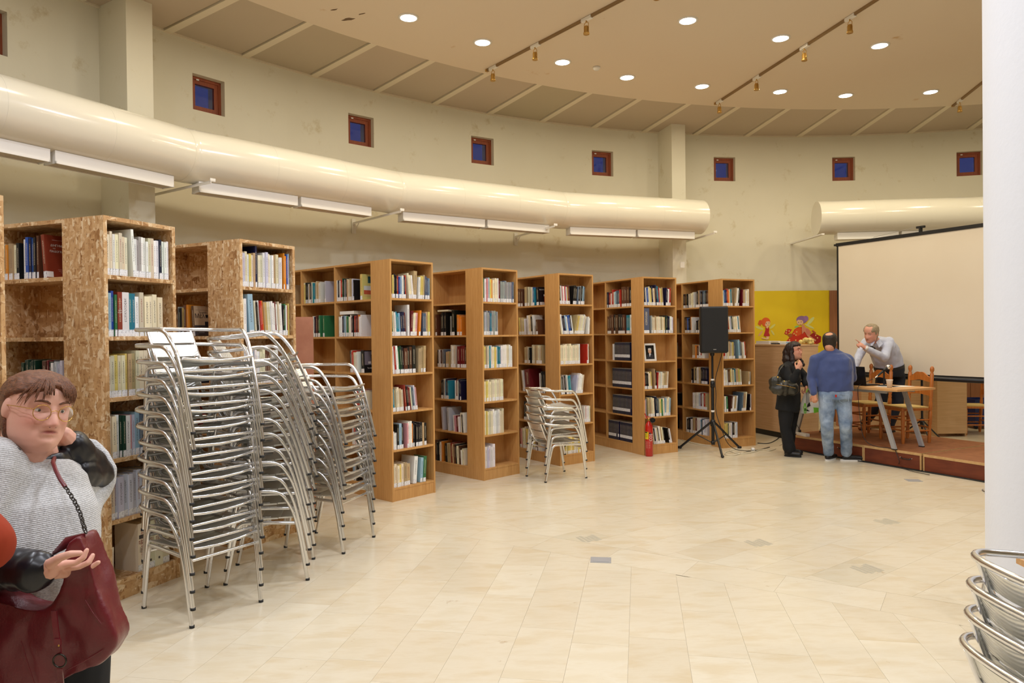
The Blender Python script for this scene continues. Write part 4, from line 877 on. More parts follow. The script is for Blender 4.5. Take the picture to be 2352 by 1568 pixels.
for k, (L, w, a, lb) in enumerate(((.42, .36, 10, 'white sheet of paper under the microphone stand'), (.36, .5, -12, 'white sheet of paper behind the paper cup'))):
    q = tab(L, w, TZ); b = MB(); b.box((-.10, -.145, 0), (.10, .145, .0015)); o = b.build('sheet_of_paper', 'white_plastic'); o.location = q; o.rotation_euler.z = TA+R_(a); tag(o, lb, 'paper')
b = MB(); b.col = rgb(214, 130, 120); b.box((-.08, -.05, 0), (.08, .05, .014)); o = b.build('pink_booklet', 'painted', None, True); o.location = tab(.90, .08); o.rotation_euler.z = TA; tag(o, 'pink booklet at the table edge beside the laptop', 'booklet')
# cables
def cable(name, pts, rad, m, label, cat='cable'):
    b = MB(); pts = [Vector(p) for p in pts]
    for _ in range(3):
        q = [pts[0]]
        for i in range(len(pts)-1): q += [pts[i].lerp(pts[i+1], .25), pts[i].lerp(pts[i+1], .75)]
        q.append(pts[-1]); pts = q
    b.tube(pts, rad, 6); o = fit(b, name, m, pts[0]); tag(o, label, cat); return o
pz = at_z(2053, 1063, .01)
cable('microphone_cable', [tab(.62, .34, 1.04), tab(.70, .2, .965), tab(.56, .02, .97), tab(.55, -.02, .93), tab(.52, -.02, .6), tab(.44, -.06, .3), tab(.3, -.02, .225), stg(-.36, .02, .225), stg(-.3, -.02, .18), stg(-.22, -.06, .05), pz, at_z(2080, 1079, .01), at_z(2135, 1090, .01)], .004, 'rubber', 'thin black microphone cable hanging from the table over the stage front')
b = MB(); b.box((-.03, -.012, 0), (.03, .012, .02)); o = b.build('cable_coupler', 'rubber'); o.location = at_z(2052, 1061, .004); o.rotation_euler.z = R_(-50); tag(o, 'small black cable connector on the floor at the stage foot', 'connector')
cable('floor_cable', [stg(.9, -.05, .008), stg(.45, -.03, .008), stg(0, -.05, .008), stg(-.5, -.04, .008), stg(-1.1, -.07, .008), stg(-1.6, -.05, .008), stg(-2.0, .1, .008)], .007, 'rubber', 'black cable lying along the foot of the stage front')
cable('floor_cable', [at_z(1740, 1017, .006), at_z(1765, 1019, .006), at_z(1784, 1010, .006), at_z(1790, 1003, .006)], .006, 'rubber', 'black cable running under the tall counter')
cable('white_cable', [at_z(x, y, .008) for x, y in ((1566, 1010), (1600, 1020), (1650, 1024), (1680, 1012), (1700, 1030), (1668, 1036), (1662, 1044), (1690, 1046), (1712, 1036), (1742, 1036), (1700, 1030), (1672, 1032), (1690, 1042), (1726, 1040), (1752, 1030), (1766, 1036), (1782, 1030))], .006, 'white_cable', 'white extension cable looped on the floor beneath the loudspeaker stand')
r = empty('plug_adapter', at_z(1726, 1036, .0)); tag(r, 'white plug lying among the looped white cable', 'plug')
part(lambda b: b.lathe([(.0, 0), (.026, 0), (.026, .03), (.012, .05), (0, .05)], 12, Matrix.Translation((0, 0, .026)) @ Matrix.Rotation(PI/2, 4, 'Y')), 'plug_body', 'white_plastic', r)
part(lambda b: (b.tube([(-.02, .008, .026), (0, .008, .026)], .003, 6), b.tube([(-.02, -.008, .026), (0, -.008, .026)], .003, 6)), 'pins', 'chrome', r)
q0, q1 = at_z(1833, 993, ZS+.03), at_z(1866, 1000, ZS+.03); d = q1-q0; r = empty('power_strip', (q0.x, q0.y, ZS), math.atan2(d.y, d.x)); L = .22; tag(r, 'white power strip with black plug on the stage corner', 'power strip')
part(lambda b: b.box((0, -.03, 0), (L, .03, .04)), 'housing', 'white_plastic', r)
for k in range(3): part(lambda b: b.lathe([(.018, .0401), (.021, .041), (.021, .0415), (.004, .0405)], 12, Matrix.Translation((.045+k*.06, 0, 0))), 'socket', 'grey_enamel', r)
part(lambda b: (b.lathe([(0, .04), (.018, .04), (.016, .075), (0, .08)], 12, Matrix.Translation((.045, 0, 0))), b.tube([(.045, 0, .07), (.0, -.02, .14), (-.1, -.05, .14), (-.16, -.05, .03)], .004, 6)), 'black_plug', 'rubber', r)
cable('white_cable', [q0+V(0, 0, -.01), q0+V(-.08, -.02, -.01), at_z(1815, 1003, .12), at_z(1812, 1012, .02), at_z(1790, 1022, .008)], .005, 'white_cable', 'white cable running from the power strip down to the floor')

# wooden rush chairs
def rush_chair(x, y, z, ang, label):
    r = empty('rush_seat_chair', (x, y, z), ang); tag(r, label, 'chair', 'wooden rush seat chairs')        # faces +y
    def turned(h, top): 
        pr = [(.016, 0), (.021, .03), (.022, .16), (.017, .18), (.023, .20), (.017, .22), (.023, .25), (.023, .40), (.017, .415), (.023, .43)]
        if top: pr += [(.023, .52), (.017, .54), (.024, .56), (.017, .58), (.023, .60), (.023, h-.10), (.015, h-.085), (.026, h-.05), (.024, h-.02), (.008, h)]
        else: pr += [(.02, .455), (.006, .46)]
        return pr
    for s in (-1, 1):
        part(lambda b: b.lathe(turned(.99, True), 12, Matrix.Translation((s*.205, -.19, 0)) @ Matrix.Rotation(R_(3), 4, 'X')), 'back_post', 'orange_wood', r)
        part(lambda b: b.lathe(turned(.46, False), 12, Matrix.Translation((s*.22, .19, 0))), 'front_leg', 'orange_wood', r)
        for zz in (.16, .30): part(lambda b: b.tube([(s*.212, -.19, zz), (s*.22, .19, zz)], .011, 8), 'side_stretcher', 'orange_wood', r)
    for zz in (.12, .26): part(lambda b: b.tube([(-.22, .19, zz+.05), (.22, .19, zz+.05)], .011, 8), 'front_stretcher', 'orange_wood', r)
    part(lambda b: b.tube([(-.205, -.195, .2), (.205, -.195, .2)], .011, 8), 'rear_stretcher', 'orange_wood', r)
    part(lambda b: (b.box((-.235, .175, .415), (.235, .205, .455)), b.box((-.22, -.2, .42), (-.2, .18, .45)), b.box((.2, -.2, .42), (.22, .18, .45)), b.box((-.2, -.2, .42), (.2, -.18, .45))), 'seat_rail', 'orange_wood', r)
    part(lambda b: b.box((-.205, -.185, .445), (.205, .18, .468)), 'rush_seat', 'rush', r)
    for z0, amp in ((.84, 1), (.66, .6)):
        n = 17; up = []; dn = []
        for k in range(n):
            u = -1+2*k/(n-1); up.append((u*.2, z0+.045+amp*.04*math.cos(u*PI*1.0)-amp*.02*math.exp(-(u*5)**2))); dn.append((u*.2, z0-.045+amp*.012*math.cos(u*PI)))
        poly = dn+up[::-1]
        part(lambda b: b.prism(poly, -.009, .009, Matrix.Translation((0, -.215-(z0-.6)*.05, 0)) @ Matrix.Rotation(PI/2, 4, 'X')), 'ladder_slat', 'orange_wood', r)
    return r
rush_chair(5.165, 9.46, ZS, R_(188-90), 'orange wooden chair with rush seat at the near right of the table')
rush_chair(4.93, 10.02, ZS, R_(190-90), 'orange wooden chair with rush seat between laptop and standing man')
rush_chair(7.40, 11.55, 0, R_(80), 'orange wooden chair far behind the projection screen')
# projection screen
PO = V(5.86, 10.30, 0); SDv = V(-.458, .889, 0)
ang = math.atan2(SDv.y, SDv.x); r = empty('projection_screen', PO, ang); tag(r, 'large white tripod projection screen with black borders behind the table', 'projection screen')
W2 = 1.36
part(lambda b: b.box((-W2+.025, .03, 1.03), (W2-.025, .034, 3.03)), 'screen_fabric', 'screen_cloth', r)
part(lambda b: (b.box((-W2, .026, 1.0), (-W2+.03, .036, 3.04)), b.box((W2-.03, .026, 1.0), (W2, .036, 3.04)), b.box((-W2+.03, .026, 1.0), (W2-.03, .036, 1.035))), 'black_border', 'black_plastic', r)
part(lambda b: b.box((-W2-.01, .015, 3.02), (W2+.01, .045, 3.07)), 'top_bar', 'black_metal', r)
part(lambda b: b.lathe([(.0, -.05-W2), (.034, -.05-W2), (.034, W2+.05), (0, W2+.05)], 16, Matrix.Translation((0, .03, .985)) @ Matrix.Rotation(PI/2, 4, 'Y')), 'roller_case', 'black_metal', r)
part(lambda b: b.box((W2+.01, .018, 3.03), (W2+.05, .04, 3.06)), 'end_knob', 'black_plastic', r)
part(lambda b: b.tube([(0, -.02, .25), (0, -.02, 3.16)], .016, 10), 'pole', 'black_metal', r)
part(lambda b: (b.box((-.06, -.035, 3.13), (.06, .0, 3.16)), b.box((-.02, -.03, 3.06), (.0, .03, 3.14))), 'hanger_hook', 'black_plastic', r)
part(lambda b: b.lathe([(.016, .30), (.03, .30), (.03, .40), (.016, .40)], 12, Matrix.Translation((0, -.02, 0))), 'hub', 'black_plastic', r)
for a in (20, 140, 262):
    part(lambda b: b.tube([(0, -.02, .38), (.24*math.cos(R_(a)), -.02+.24*math.sin(R_(a)), .18), (.46*math.cos(R_(a)), -.02+.46*math.sin(R_(a)), .01)], .011, 8), 'leg', 'black_metal', r)
w = P(2010, 560, 11.6)
cable('guy_wire', [P(2098, 523, 10.15), P(1996, 547, 12.6)], .003, 'grey_enamel', 'thin grey wire from the screen top back to the wall', 'wire')
# counter
r = empty('counter', (4.27, 11.0, 0), R_(17)); tag(r, 'tall pale wood reception counter behind the dark-haired woman', 'counter')
HCn = at_z(1736, 790, 0); HZ = 1.66-(790-762)*11.2/1650
part(lambda b: b.box((0, 0, .09), (.50, .025, HZ-.025)), 'front_panel', 'pale_veneer', r)
part(lambda b: b.box((-.0, .025, .09), (.022, 1.5, HZ-.025)), 'side_panel', 'pale_veneer', r)
part(lambda b: b.box((.478, .025, .09), (.50, 1.5, HZ-.025)), 'side_panel', 'pale_veneer', r)
part(lambda b: b.box((-.01, -.01, HZ-.025), (.51, 1.5, HZ)), 'counter_top', 'pale_veneer', r)
part(lambda b: b.box((.03, .03, 0), (.47, 1.47, .09)), 'plinth', 'black_plastic', r)
CM = Matrix.Translation((4.27, 11.0, 0)) @ Matrix.Rotation(R_(17), 4, 'Z')
for k, (x, y, w_, d_, h0, h1, c, lb) in enumerate(((.08, .45, .26, .3, 0, .02, (40, 40, 44), 'black folder at the bottom of the pile on the counter'), (.10, .42, .22, .28, .02, .045, (220, 218, 206), 'cream booklet in the pile on the counter'), (.07, .62, .24, .3, 0, .05, (214, 214, 218), 'thick white booklet pile at the rear of the counter'), (.13, .12, .2, .24, 0, .018, (206, 214, 222), 'pale grey booklet at the front corner of the counter'), (.2, .2, .15, .12, .018, .035, (120, 160, 196), 'small blue booklet lying on the grey booklet'))):
    b = MB(); b.col = rgb(*c); b.box((0, 0, h0), (w_, d_, h1)); o = b.build('booklet', 'painted', None, True); o.matrix_world = CM @ Matrix.Translation((x, y, HZ)) @ Matrix.Rotation(R_(8*k-10), 4, 'Z'); tag(o, lb, 'booklet')
# boards on the wall : yellow painted board, brown boards, beige desk fronts
def plane(a, rad): return pol(a, rad), V(-math.cos(R_(a)), -math.sin(R_(a)), 0)
MO, MN = plane(92.5, 11.79)
def decal(parent, name, polys, off=.0):
    """flat painted shapes (paint film on the board), each [colour, pixel outline]"""
    b = MB(); o = MO+MN*(.022+off)
    for k, (c, pts) in enumerate(polys):
        b.col = rgb(*c); b.add([on_plane(x, y, o+MN*(.0008*k), MN) for x, y in pts], [tuple(range(len(pts)))])
    ob = b.build(name, 'painted', None, True); inv = parent.matrix_world.inverted() if False else Matrix.Translation(-parent.location); ob.parent = parent; ob.data.transform(inv); return ob
r = empty('painted_board', V(MO.x, MO.y, 0)); tag(r, 'yellow wall board painted with two winged girls and red toadstools', 'painting')
p0, p1 = on_plane(1722, 668, MO, MN), on_plane(1905, 667, MO, MN); tz = (p0.z+p1.z)/2; d = (p1-p0); d.z = 0; Lb = d.length; dn_ = d.normalized()
def boardbox(b, s0, s1, z0, z1, t=.02):
    a, c = p0+dn_*s0, p0+dn_*s1; f = MN*t
    b.prism([(a.x, a.y), (c.x, c.y), (c.x+f.x, c.y+f.y), (a.x+f.x, a.y+f.y)][::-1], z0, z1)
bb = MB(); boardbox(bb, 0, Lb, .25, tz); o = bb.build('board', 'yellow_paint'); o.parent = r; o.data.transform(Matrix.Translation(-r.location))
Zc = lambda s: [(1730+x/11.2, 660+y/11.2) for x, y in s]
def ell(cx, cy, rx, ry, n=20, rot=0): return [(1730+(cx+rx*math.cos(2*PI*k/n)*math.cos(rot)-ry*math.sin(2*PI*k/n)*math.sin(rot))/11.2, 660+(cy+rx*math.cos(2*PI*k/n)*math.sin(rot)+ry*math.sin(2*PI*k/n)*math.cos(rot))/11.2) for k in range(n)]
SK = (226, 184, 140)
decal(r, 'painted_girl_red', [((206, 206, 110), ell(160, 1040, 110, 32, 16, .35)), ((214, 160, 110), ell(190, 1180, 90, 26, 16, -.9)), ((210, 206, 110), ell(500, 1000, 90, 28, 16, -.7)), ((206, 200, 110), ell(500, 1160, 80, 24, 16, 1.0)),
    ((206, 84, 24), Zc([(120, 940), (150, 850), (200, 830), (230, 880), (190, 990)])), ((214, 92, 24), ell(325, 890, 115, 118)), (SK, ell(365, 925, 72, 80)), ((214, 92, 24), Zc([(230, 880), (300, 790), (400, 800), (430, 870), (340, 870), (290, 980)])),
    ((60, 80, 40), ell(338, 925, 10, 14, 8)), ((60, 80, 40), ell(408, 912, 9, 13, 8)), ((176, 70, 60), ell(380, 968, 14, 7, 8)), (SK, Zc([(340, 1000), (390, 1000), (400, 1060), (330, 1060)])),
    ((176, 34, 34), Zc([(310, 1010), (365, 1060), (395, 1010), (415, 1080), (400, 1160), (435, 1240), (360, 1262), (270, 1240), (300, 1150), (320, 1080)])), (SK, Zc([(335, 1258), (410, 1258), (400, 1330), (350, 1340), (220, 1310), (215, 1280), (340, 1310)]))])
decal(r, 'painted_toadstools', [((196, 44, 14), Zc([(800, 1430), (880, 1350), (980, 1220), (1060, 1080), (1160, 1020), (1260, 1020), (1340, 1090), (1420, 1230), (1560, 1300), (1640, 1400), (1640, 1450)])), ((214, 84, 24), Zc([(1040, 1150), (1100, 1070), (1200, 1030), (1260, 1060), (1240, 1200), (1120, 1260)])),
    ((150, 24, 14), Zc([(1440, 1240), (1540, 1160), (1750, 1260), (1740, 1400), (1620, 1470), (1560, 1330)])), ((190, 40, 20), Zc([(800, 1190), (840, 1090), (900, 1060), (1000, 1080), (940, 1160), (860, 1220)])), ((160, 86, 30), Zc([(870, 1210), (980, 1180), (1020, 1240), (950, 1300)])),
    ]+[((226, 190, 110), ell(x, y, 16, 20, 10)) for x, y in ((1120, 1140), (1050, 1190), (1098, 1225), (935, 1350), (1095, 1355), (1610, 1230), (1655, 1295), (860, 1110), (925, 1120), (850, 1170))])
decal(r, 'painted_girl_violet', [((204, 210, 130), ell(1480, 860, 130, 42, 18, -.85)), ((204, 206, 130), ell(1450, 1000, 130, 26, 18, .45)), ((130, 190, 120), ell(1120, 1005, 60, 22, 14, -.3)), ((136, 100, 140), ell(1250, 830, 140, 100)), ((150, 110, 160), ell(1350, 800, 72, 72)),
    (SK, ell(1205, 890, 85, 76)), ((140, 104, 150), Zc([(1110, 860), (1180, 760), (1290, 760), (1340, 860), (1310, 920), (1260, 840), (1160, 830)])), ((70, 60, 110), ell(1165, 900, 9, 16, 8)), ((70, 60, 110), ell(1235, 885, 9, 14, 8)), ((180, 70, 60), ell(1215, 955, 14, 6, 8)),
    ((206, 140, 110), Zc([(1250, 960), (1310, 950), (1330, 1010), (1420, 1070), (1480, 1180), (1440, 1230), (1620, 1350), (1600, 1390), (1400, 1260), (1320, 1130), (1260, 1200), (1250, 1060)])), ((200, 120, 100), Zc([(1350, 1070), (1410, 1050), (1500, 1160), (1430, 1230), (1360, 1190)])), ((176, 60, 50), Zc([(1500, 1110), (1540, 1100), (1620, 1160), (1600, 1180)]))])
MO2, MN2 = plane(83.0, 11.74)
def wallboards():
    a0, a1 = on_plane(1905, 800, MO2, MN2), on_plane(2310, 800, MO2, MN2); d = a1-a0; d.z = 0; L = d.length; d.normalize(); n = 5
    for k in range(n):
        b = MB(); s0, s1 = L*k/n+.004, L*(k+1)/n-.004; p, q = a0+d*s0, a0+d*s1; f = MN2*.02
        b.prism([(p.x, p.y), (q.x, q.y), (q.x+f.x, q.y+f.y), (p.x+f.x, p.y+f.y)][::-1], 0, 2.42); o = fit(b, 'wall_board', 'brown_laminate', (p.x, p.y, 0))
        tag(o, 'tall brown laminate wall board behind the screen, %s from the painted board' % ordn[k], 'wall board', 'brown wall boards')
wallboards()
def block(name, px0, px1, Z, dep, h, m, label, cat, ang=0):
    a = P(px0, 950, Z); c = P(px1, 950, Z); w_ = (c-a).xy.length; r = empty(name, (a.x, a.y, 0), R_(ang)); tag(r, label, cat)
    part(lambda b: b.box((0, 0, .05), (w_, .02, h-.022)), 'front_panel', m, r); part(lambda b: b.box((0, .02, 0), (.02, dep, h-.022)), 'side_panel', m, r); part(lambda b: b.box((w_-.02, .02, 0), (w_, dep, h-.022)), 'side_panel', m, r)
    part(lambda b: b.box((-.005, -.005, h-.022), (w_+.005, dep, h)), 'top_panel', m, r); return r
block('desk_pedestal', 2087, 2150, 11.5, .45, .98, 'pale_veneer', 'pale veneer desk pedestal standing behind the right rush chair', 'desk')
block('desk_pedestal', 2153, 2221, 11.2, .5, .98, 'pale_veneer', 'wider pale veneer desk pedestal beneath the screen edge', 'desk')
block('low_cabinet', 1944, 1975, 12.3, .4, .92, 'pink_board', 'pinkish brown low cabinet glimpsed under the table', 'cabinet')
block('low_cabinet', 1979, 2040, 12.2, .4, .92, 'pale_veneer', 'pale low cabinet glimpsed between the table legs', 'cabinet')
a = P(2240, 960, 12.0); r = empty('blue_crate', (a.x, a.y, 0)); mat('blue_plastic', rgb(24, 40, 96), .4, var=.1); tag(r, 'dark blue plastic crate on the floor far behind the screen', 'crate')
part(lambda b: (b.box((0, 0, .08), (.5, .02, .5)), b.box((0, .4, .08), (.5, .42, .5)), b.box((0, .02, .08), (.02, .4, .5)), b.box((.48, .02, .08), (.5, .4, .5))), 'walls', 'blue_plastic', r)
part(lambda b: b.box((0, 0, .05), (.5, .42, .08)), 'base', 'blue_plastic', r)
for x in (.05, .45): part(lambda b: b.tube([(x, .05, .025), (x, .09, .025)], .025, 10), 'wheel', 'rubber', r)
# plush on the counter
b = MB(); rr = random.Random(3)
for k in range(26): b.ball((rr.uniform(-.10, .10), rr.uniform(-.04, .04), rr.uniform(.02, .08)), rr.uniform(.022, .035), 8, 6)
mat('blond_wool', rgb(222, 200, 120), .95, fn=f_cloth(rgb(218, 196, 120), .3, 60, .01))
o = b.build('woolly_toy', 'blond_wool'); o.matrix_world = CM @ Matrix.Translation((.33, .04, HZ)); tag(o, 'blond woolly toy lying on the counter edge', 'soft toy')

# ================================================================== LOUDSPEAKER ON STAND
c0 = V(2.80, 10.05, 0); r = empty('speaker_stand', c0); tag(r, 'black tripod stand carrying the loudspeaker before the last beech bookcase', 'speaker stand')
part(lambda b: b.tube([(0, 0, .12), (0, 0, .98)], .021, 14), 'lower_tube', 'black_metal', r)
part(lambda b: b.tube([(0, 0, .96), (0, 0, 1.40)], .016, 12), 'upper_tube', 'black_metal', r)
part(lambda b: b.lathe([(.022, .90), (.030, .90), (.030, .985), (.018, .99)], 14), 'collar', 'black_plastic', r)
part(lambda b: b.lathe([(.022, .36), (.034, .36), (.034, .44), (.022, .45)], 14), 'leg_collar', 'black_plastic', r)
part(lambda b: b.lathe([(.022, .10), (.028, .10), (.028, .15), (.022, .15)], 14), 'brace_collar', 'black_plastic', r)
part(lambda b: (b.lathe([(.021, 1.0-.005), (.026, .995), (.026, 1.02), (.021, 1.02)], 12), b.lathe([(.021, .555), (.026, .555), (.026, .58), (.021, .58)], 12)), 'tape_band', 'white_plastic', r)
part(lambda b: b.tube([(.0, -.025, .93), (0, -.055, .93)], .012, 8), 'knob', 'black_plastic', r)
for a in (-92, 28, 142):
    ca, sa = math.cos(R_(a)), math.sin(R_(a)); lg = part(lambda b: b.tube([(ca*.03, sa*.03, .41), (ca*.50, sa*.50, .018)], .016, 8), 'leg', 'black_metal', r)
    ob = MB(); ob.caps((ca*.49, sa*.49, .02), .02, (ca*.52, sa*.52, .019), .019); ft_ = ob.build('rubber_foot', 'rubber', lg)
    part(lambda b: b.tube([(ca*.025, sa*.025, .13), (ca*.24, sa*.24, .22)], .007, 6), 'brace', 'black_metal', r)
cable('speaker_cable', [c0+V(.12, -.1, 1.42), c0+V(.07, -.06, 1.2), c0+V(.02, -.03, 1.0), c0+V(.04, -.04, .8), c0+V(.025, -.03, .58), c0+V(.08, -.1, .35), c0+V(.2, -.1, .05), c0+V(.5, -.1, .008), c0+V(.9, .3, .008)], .005, 'rubber', 'black cable hanging down the loudspeaker stand to the floor')
r = empty('loudspeaker', c0+V(.0, -.0, 1.385), R_(-6)); tag(r, 'black box loudspeaker mounted on the tripod stand', 'loudspeaker')
def spk(b):
    w1, w2, d = .185, .145, .19
    rings = []
    for z, k in ((.0, .90), (.02, 1.0), (.62, 1.0), (.64, .97)):
        rings.append([V(x*k, y*k, z) for x, y in ((-w1, -d), (-w1+.01, -d-.012), (w1-.01, -d-.012), (w1, -d), (w1, -d+.12), (w2, d), (-w2, d), (-w1, -d+.12))])
    b.loft(rings, smooth=False)
part(spk, 'cabinet', 'black_plastic', r)
part(lambda b: b.box((-.165, -.210, .03), (.165, -.200, .61)), 'grille', 'speaker_mesh', r)
part(lambda b: b.box((-.02, -.2125, .045), (.02, -.210, .055)), 'badge', 'chrome', r)
part(lambda b: b.tube([(.19, -.05, .22), (.205, -.04, .24), (.205, -.04, .42), (.19, -.05, .44)], .009, 8), 'side_handle', 'black_plastic', r)
part(lambda b: b.lathe([(.02, -.045), (.03, -.03), (.03, 0)], 12), 'pole_cup', 'black_plastic', r)
part(lambda b: b.lathe([(.0, -.213), (.07, -.213), (.075, -.205)], 20, Matrix.Translation((0, 0, .46)) @ Matrix.Rotation(PI/2, 4, 'X') @ Matrix.Translation((0, 0, .42))) if False else b.box((-.05, -.2115, .40), (.05, -.210, .402)), 'grille_seam', 'speaker_mesh', r)

# ================================================================== FIRE EXTINGUISHER
q = at_z(1491, 1047, 0); r = empty('fire_extinguisher', q, R_(-10)); tag(r, 'red carbon dioxide fire extinguisher on the floor by the fourth beech bookcase', 'fire extinguisher')
part(lambda b: b.lathe([(0, 0), (.046, 0), (.052, .008), (.052, .38), (.048, .42), (.034, .45), (.018, .465), (.016, .485), (0, .485)], 28), 'cylinder', 'red_enamel', r)
part(lambda b: b.lathe([(.018, .48), (.02, .48), (.02, .51), (.012, .52)], 14), 'valve', 'brass', r)
part(lambda b: (b.box((-.05, -.01, .515), (.03, .01, .522)), b.box((-.055, -.01, .535), (.01, .01, .542), Matrix.Rotation(R_(0), 4, 'Y'))), 'lever', 'red_enamel', r)
part(lambda b: b.tube([(-.02, 0, .51), (-.045, 0, .56), (-.052, 0, .58)], .007, 6), 'trigger', 'red_enamel', r)
part(lambda b: b.tube([(.012, 0, .50), (.03, -.02, .505), (.05, -.03, .50)], .008, 8), 'swivel', 'black_metal', r)
part(lambda b: b.lathe([(.012, -.0), (.016, .05), (.030, .16), (.036, .20), (.032, .20), (.026, .16)], 18, Matrix.Translation((.05, .10, .50)) @ Matrix.Rotation(R_(90), 4, 'X')), 'discharge_horn', 'black_plastic', r)
def wraplab(b, a0, a1, z0, z1, rad, c):
    b.col = rgb(*c); n = 8
    for k in range(n):
        p, q_ = R_(a0+(a1-a0)*k/n), R_(a0+(a1-a0)*(k+1)/n)
        b.add([(rad*math.cos(p), rad*math.sin(p), z0), (rad*math.cos(q_), rad*math.sin(q_), z0), (rad*math.cos(q_), rad*math.sin(q_), z1), (rad*math.cos(p), rad*math.sin(p), z1)], [(0, 1, 2, 3)], True)
def yl(b): wraplab(b, 170, 262, .235, .335, .0526, (226, 204, 30)); wraplab(b, 172, 245, .318, .332, .0529, (30, 26, 20)); [wraplab(b, 182, 250, .30-.013*k, .303-.013*k, .0529, (120, 100, 20)) for k in range(4)]
part(yl, 'yellow_label', 'painted', r, True)
def wl(b): wraplab(b, 272, 300, .30, .325, .0527, (30, 30, 30)); [wraplab(b, 215+8*(k % 2), 250, .20-.012*k, .203-.012*k, .0527, (220, 150, 140)) for k in range(8)]; [wraplab(b, 262, 290, .20-.012*k, .203-.012*k, .0527, (220, 150, 140)) for k in range(8)]
part(wl, 'printed_text', 'painted', r, True)
text('CO2', .05, 'lettering', 'white_plastic', Matrix.Translation(q) @ Matrix.Translation((.016, -.0532, .26)) @ Matrix.Rotation(PI/2, 4, 'X') @ Matrix.Rotation(PI/2, 4, 'Z'), r)

# ================================================================== NEAR RIGHT TABLE
r = empty('side_table', (2.03, 2.90, 0), R_(-4)); tag(r, 'pale wood table edge beside the near right chair stack', 'table')
part(lambda b: b.box((0, -.6, .715), (1.2, 0, .74)), 'table_top', 'desk_wood', r)
for x, y in ((.06, -.06), (1.14, -.06), (.06, -.54), (1.14, -.54)): part(lambda b: b.box((x-.02, y-.02, 0), (x+.02, y+.02, .715)), 'leg', 'grey_enamel', r)
r = empty('dark_bag', (2.20, 2.80, .74), R_(20)); tag(r, 'dark navy bag on the table at the right frame edge', 'bag')
def bg(b):
    rings = []
    for z, a, c in ((0, .13, .07), (.04, .15, .085), (.12, .14, .075), (.16, .11, .05), (.175, .09, .02)):
        rings.append([V(a*math.cos(t)*(1+.08*math.sin(3*t)), c*math.sin(t), z) for t in [2*PI*k/24 for k in range(24)]])
    b.loft(rings)
part(bg, 'body', 'navy_cloth', r); part(lambda b: b.tube([(-.06, 0, .16), (-.04, 0, .23), (.04, 0, .23), (.06, 0, .16)], .008, 8), 'strap', 'rubber', r)

# ================================================================== PEOPLE
def remesh(b, name, m, voxel, parent, smooth=3, colfn=None, disp=None):
    me = b.mesh(name+'_src'); t = bpy.data.objects.new('temp_src', me); COL.objects.link(t)
    md = t.modifiers.new('r', 'REMESH'); md.mode = 'VOXEL'; md.voxel_size = voxel; md.use_smooth_shade = True
    if smooth: s = t.modifiers.new('s', 'SMOOTH'); s.factor = .5; s.iterations = smooth
    dg = bpy.context.evaluated_depsgraph_get(); ev = t.evaluated_get(dg); out = bpy.data.meshes.new_from_object(ev); out.name = name
    bpy.data.objects.remove(t); bpy.data.meshes.remove(me); out.materials.clear(); out.materials.append(MATS[m])
    n = len(out.vertices); co = np.empty(n*3, 'f'); out.vertices.foreach_get('co', co); co = co.reshape(-1, 3)
    if disp is not None:
        no = np.empty(n*3, 'f'); out.vertices.foreach_get('normal', no); co = co+no.reshape(-1, 3)*disp(co)[:, None]; out.vertices.foreach_set('co', co.astype('f').ravel()); out.update()
    if colfn is not None:
        c = colfn(co); a = out.attributes.new('Col', 'FLOAT_COLOR', 'POINT'); a.data.foreach_set('color', np.c_[c, np.ones(n)].astype('f').ravel())
    o = bpy.data.objects.new(name, out); COL.objects.link(o)
    if parent: o.parent = parent; o.data.transform(Matrix.Translation(-parent.location))
    return o
ZT = [-.125, -.115, -.10, -.08, -.06, -.04, -.02, 0, .02, .04, .06, .08, .10, .112, .119]
WT = [.018, .036, .049, .059, .065, .070, .073, .075, .077, .078, .076, .069, .052, .032, .006]
FT = [.058, .078, .086, .088, .088, .087, .086, .084, .086, .088, .085, .075, .055, .032, .006]
BT = [-.015, -.02, -.028, -.04, -.055, -.07, -.085, -.094, -.10, -.103, -.10, -.089, -.068, -.040, -.006]
HP = dict(fz=1., cr=1., nose=1.)
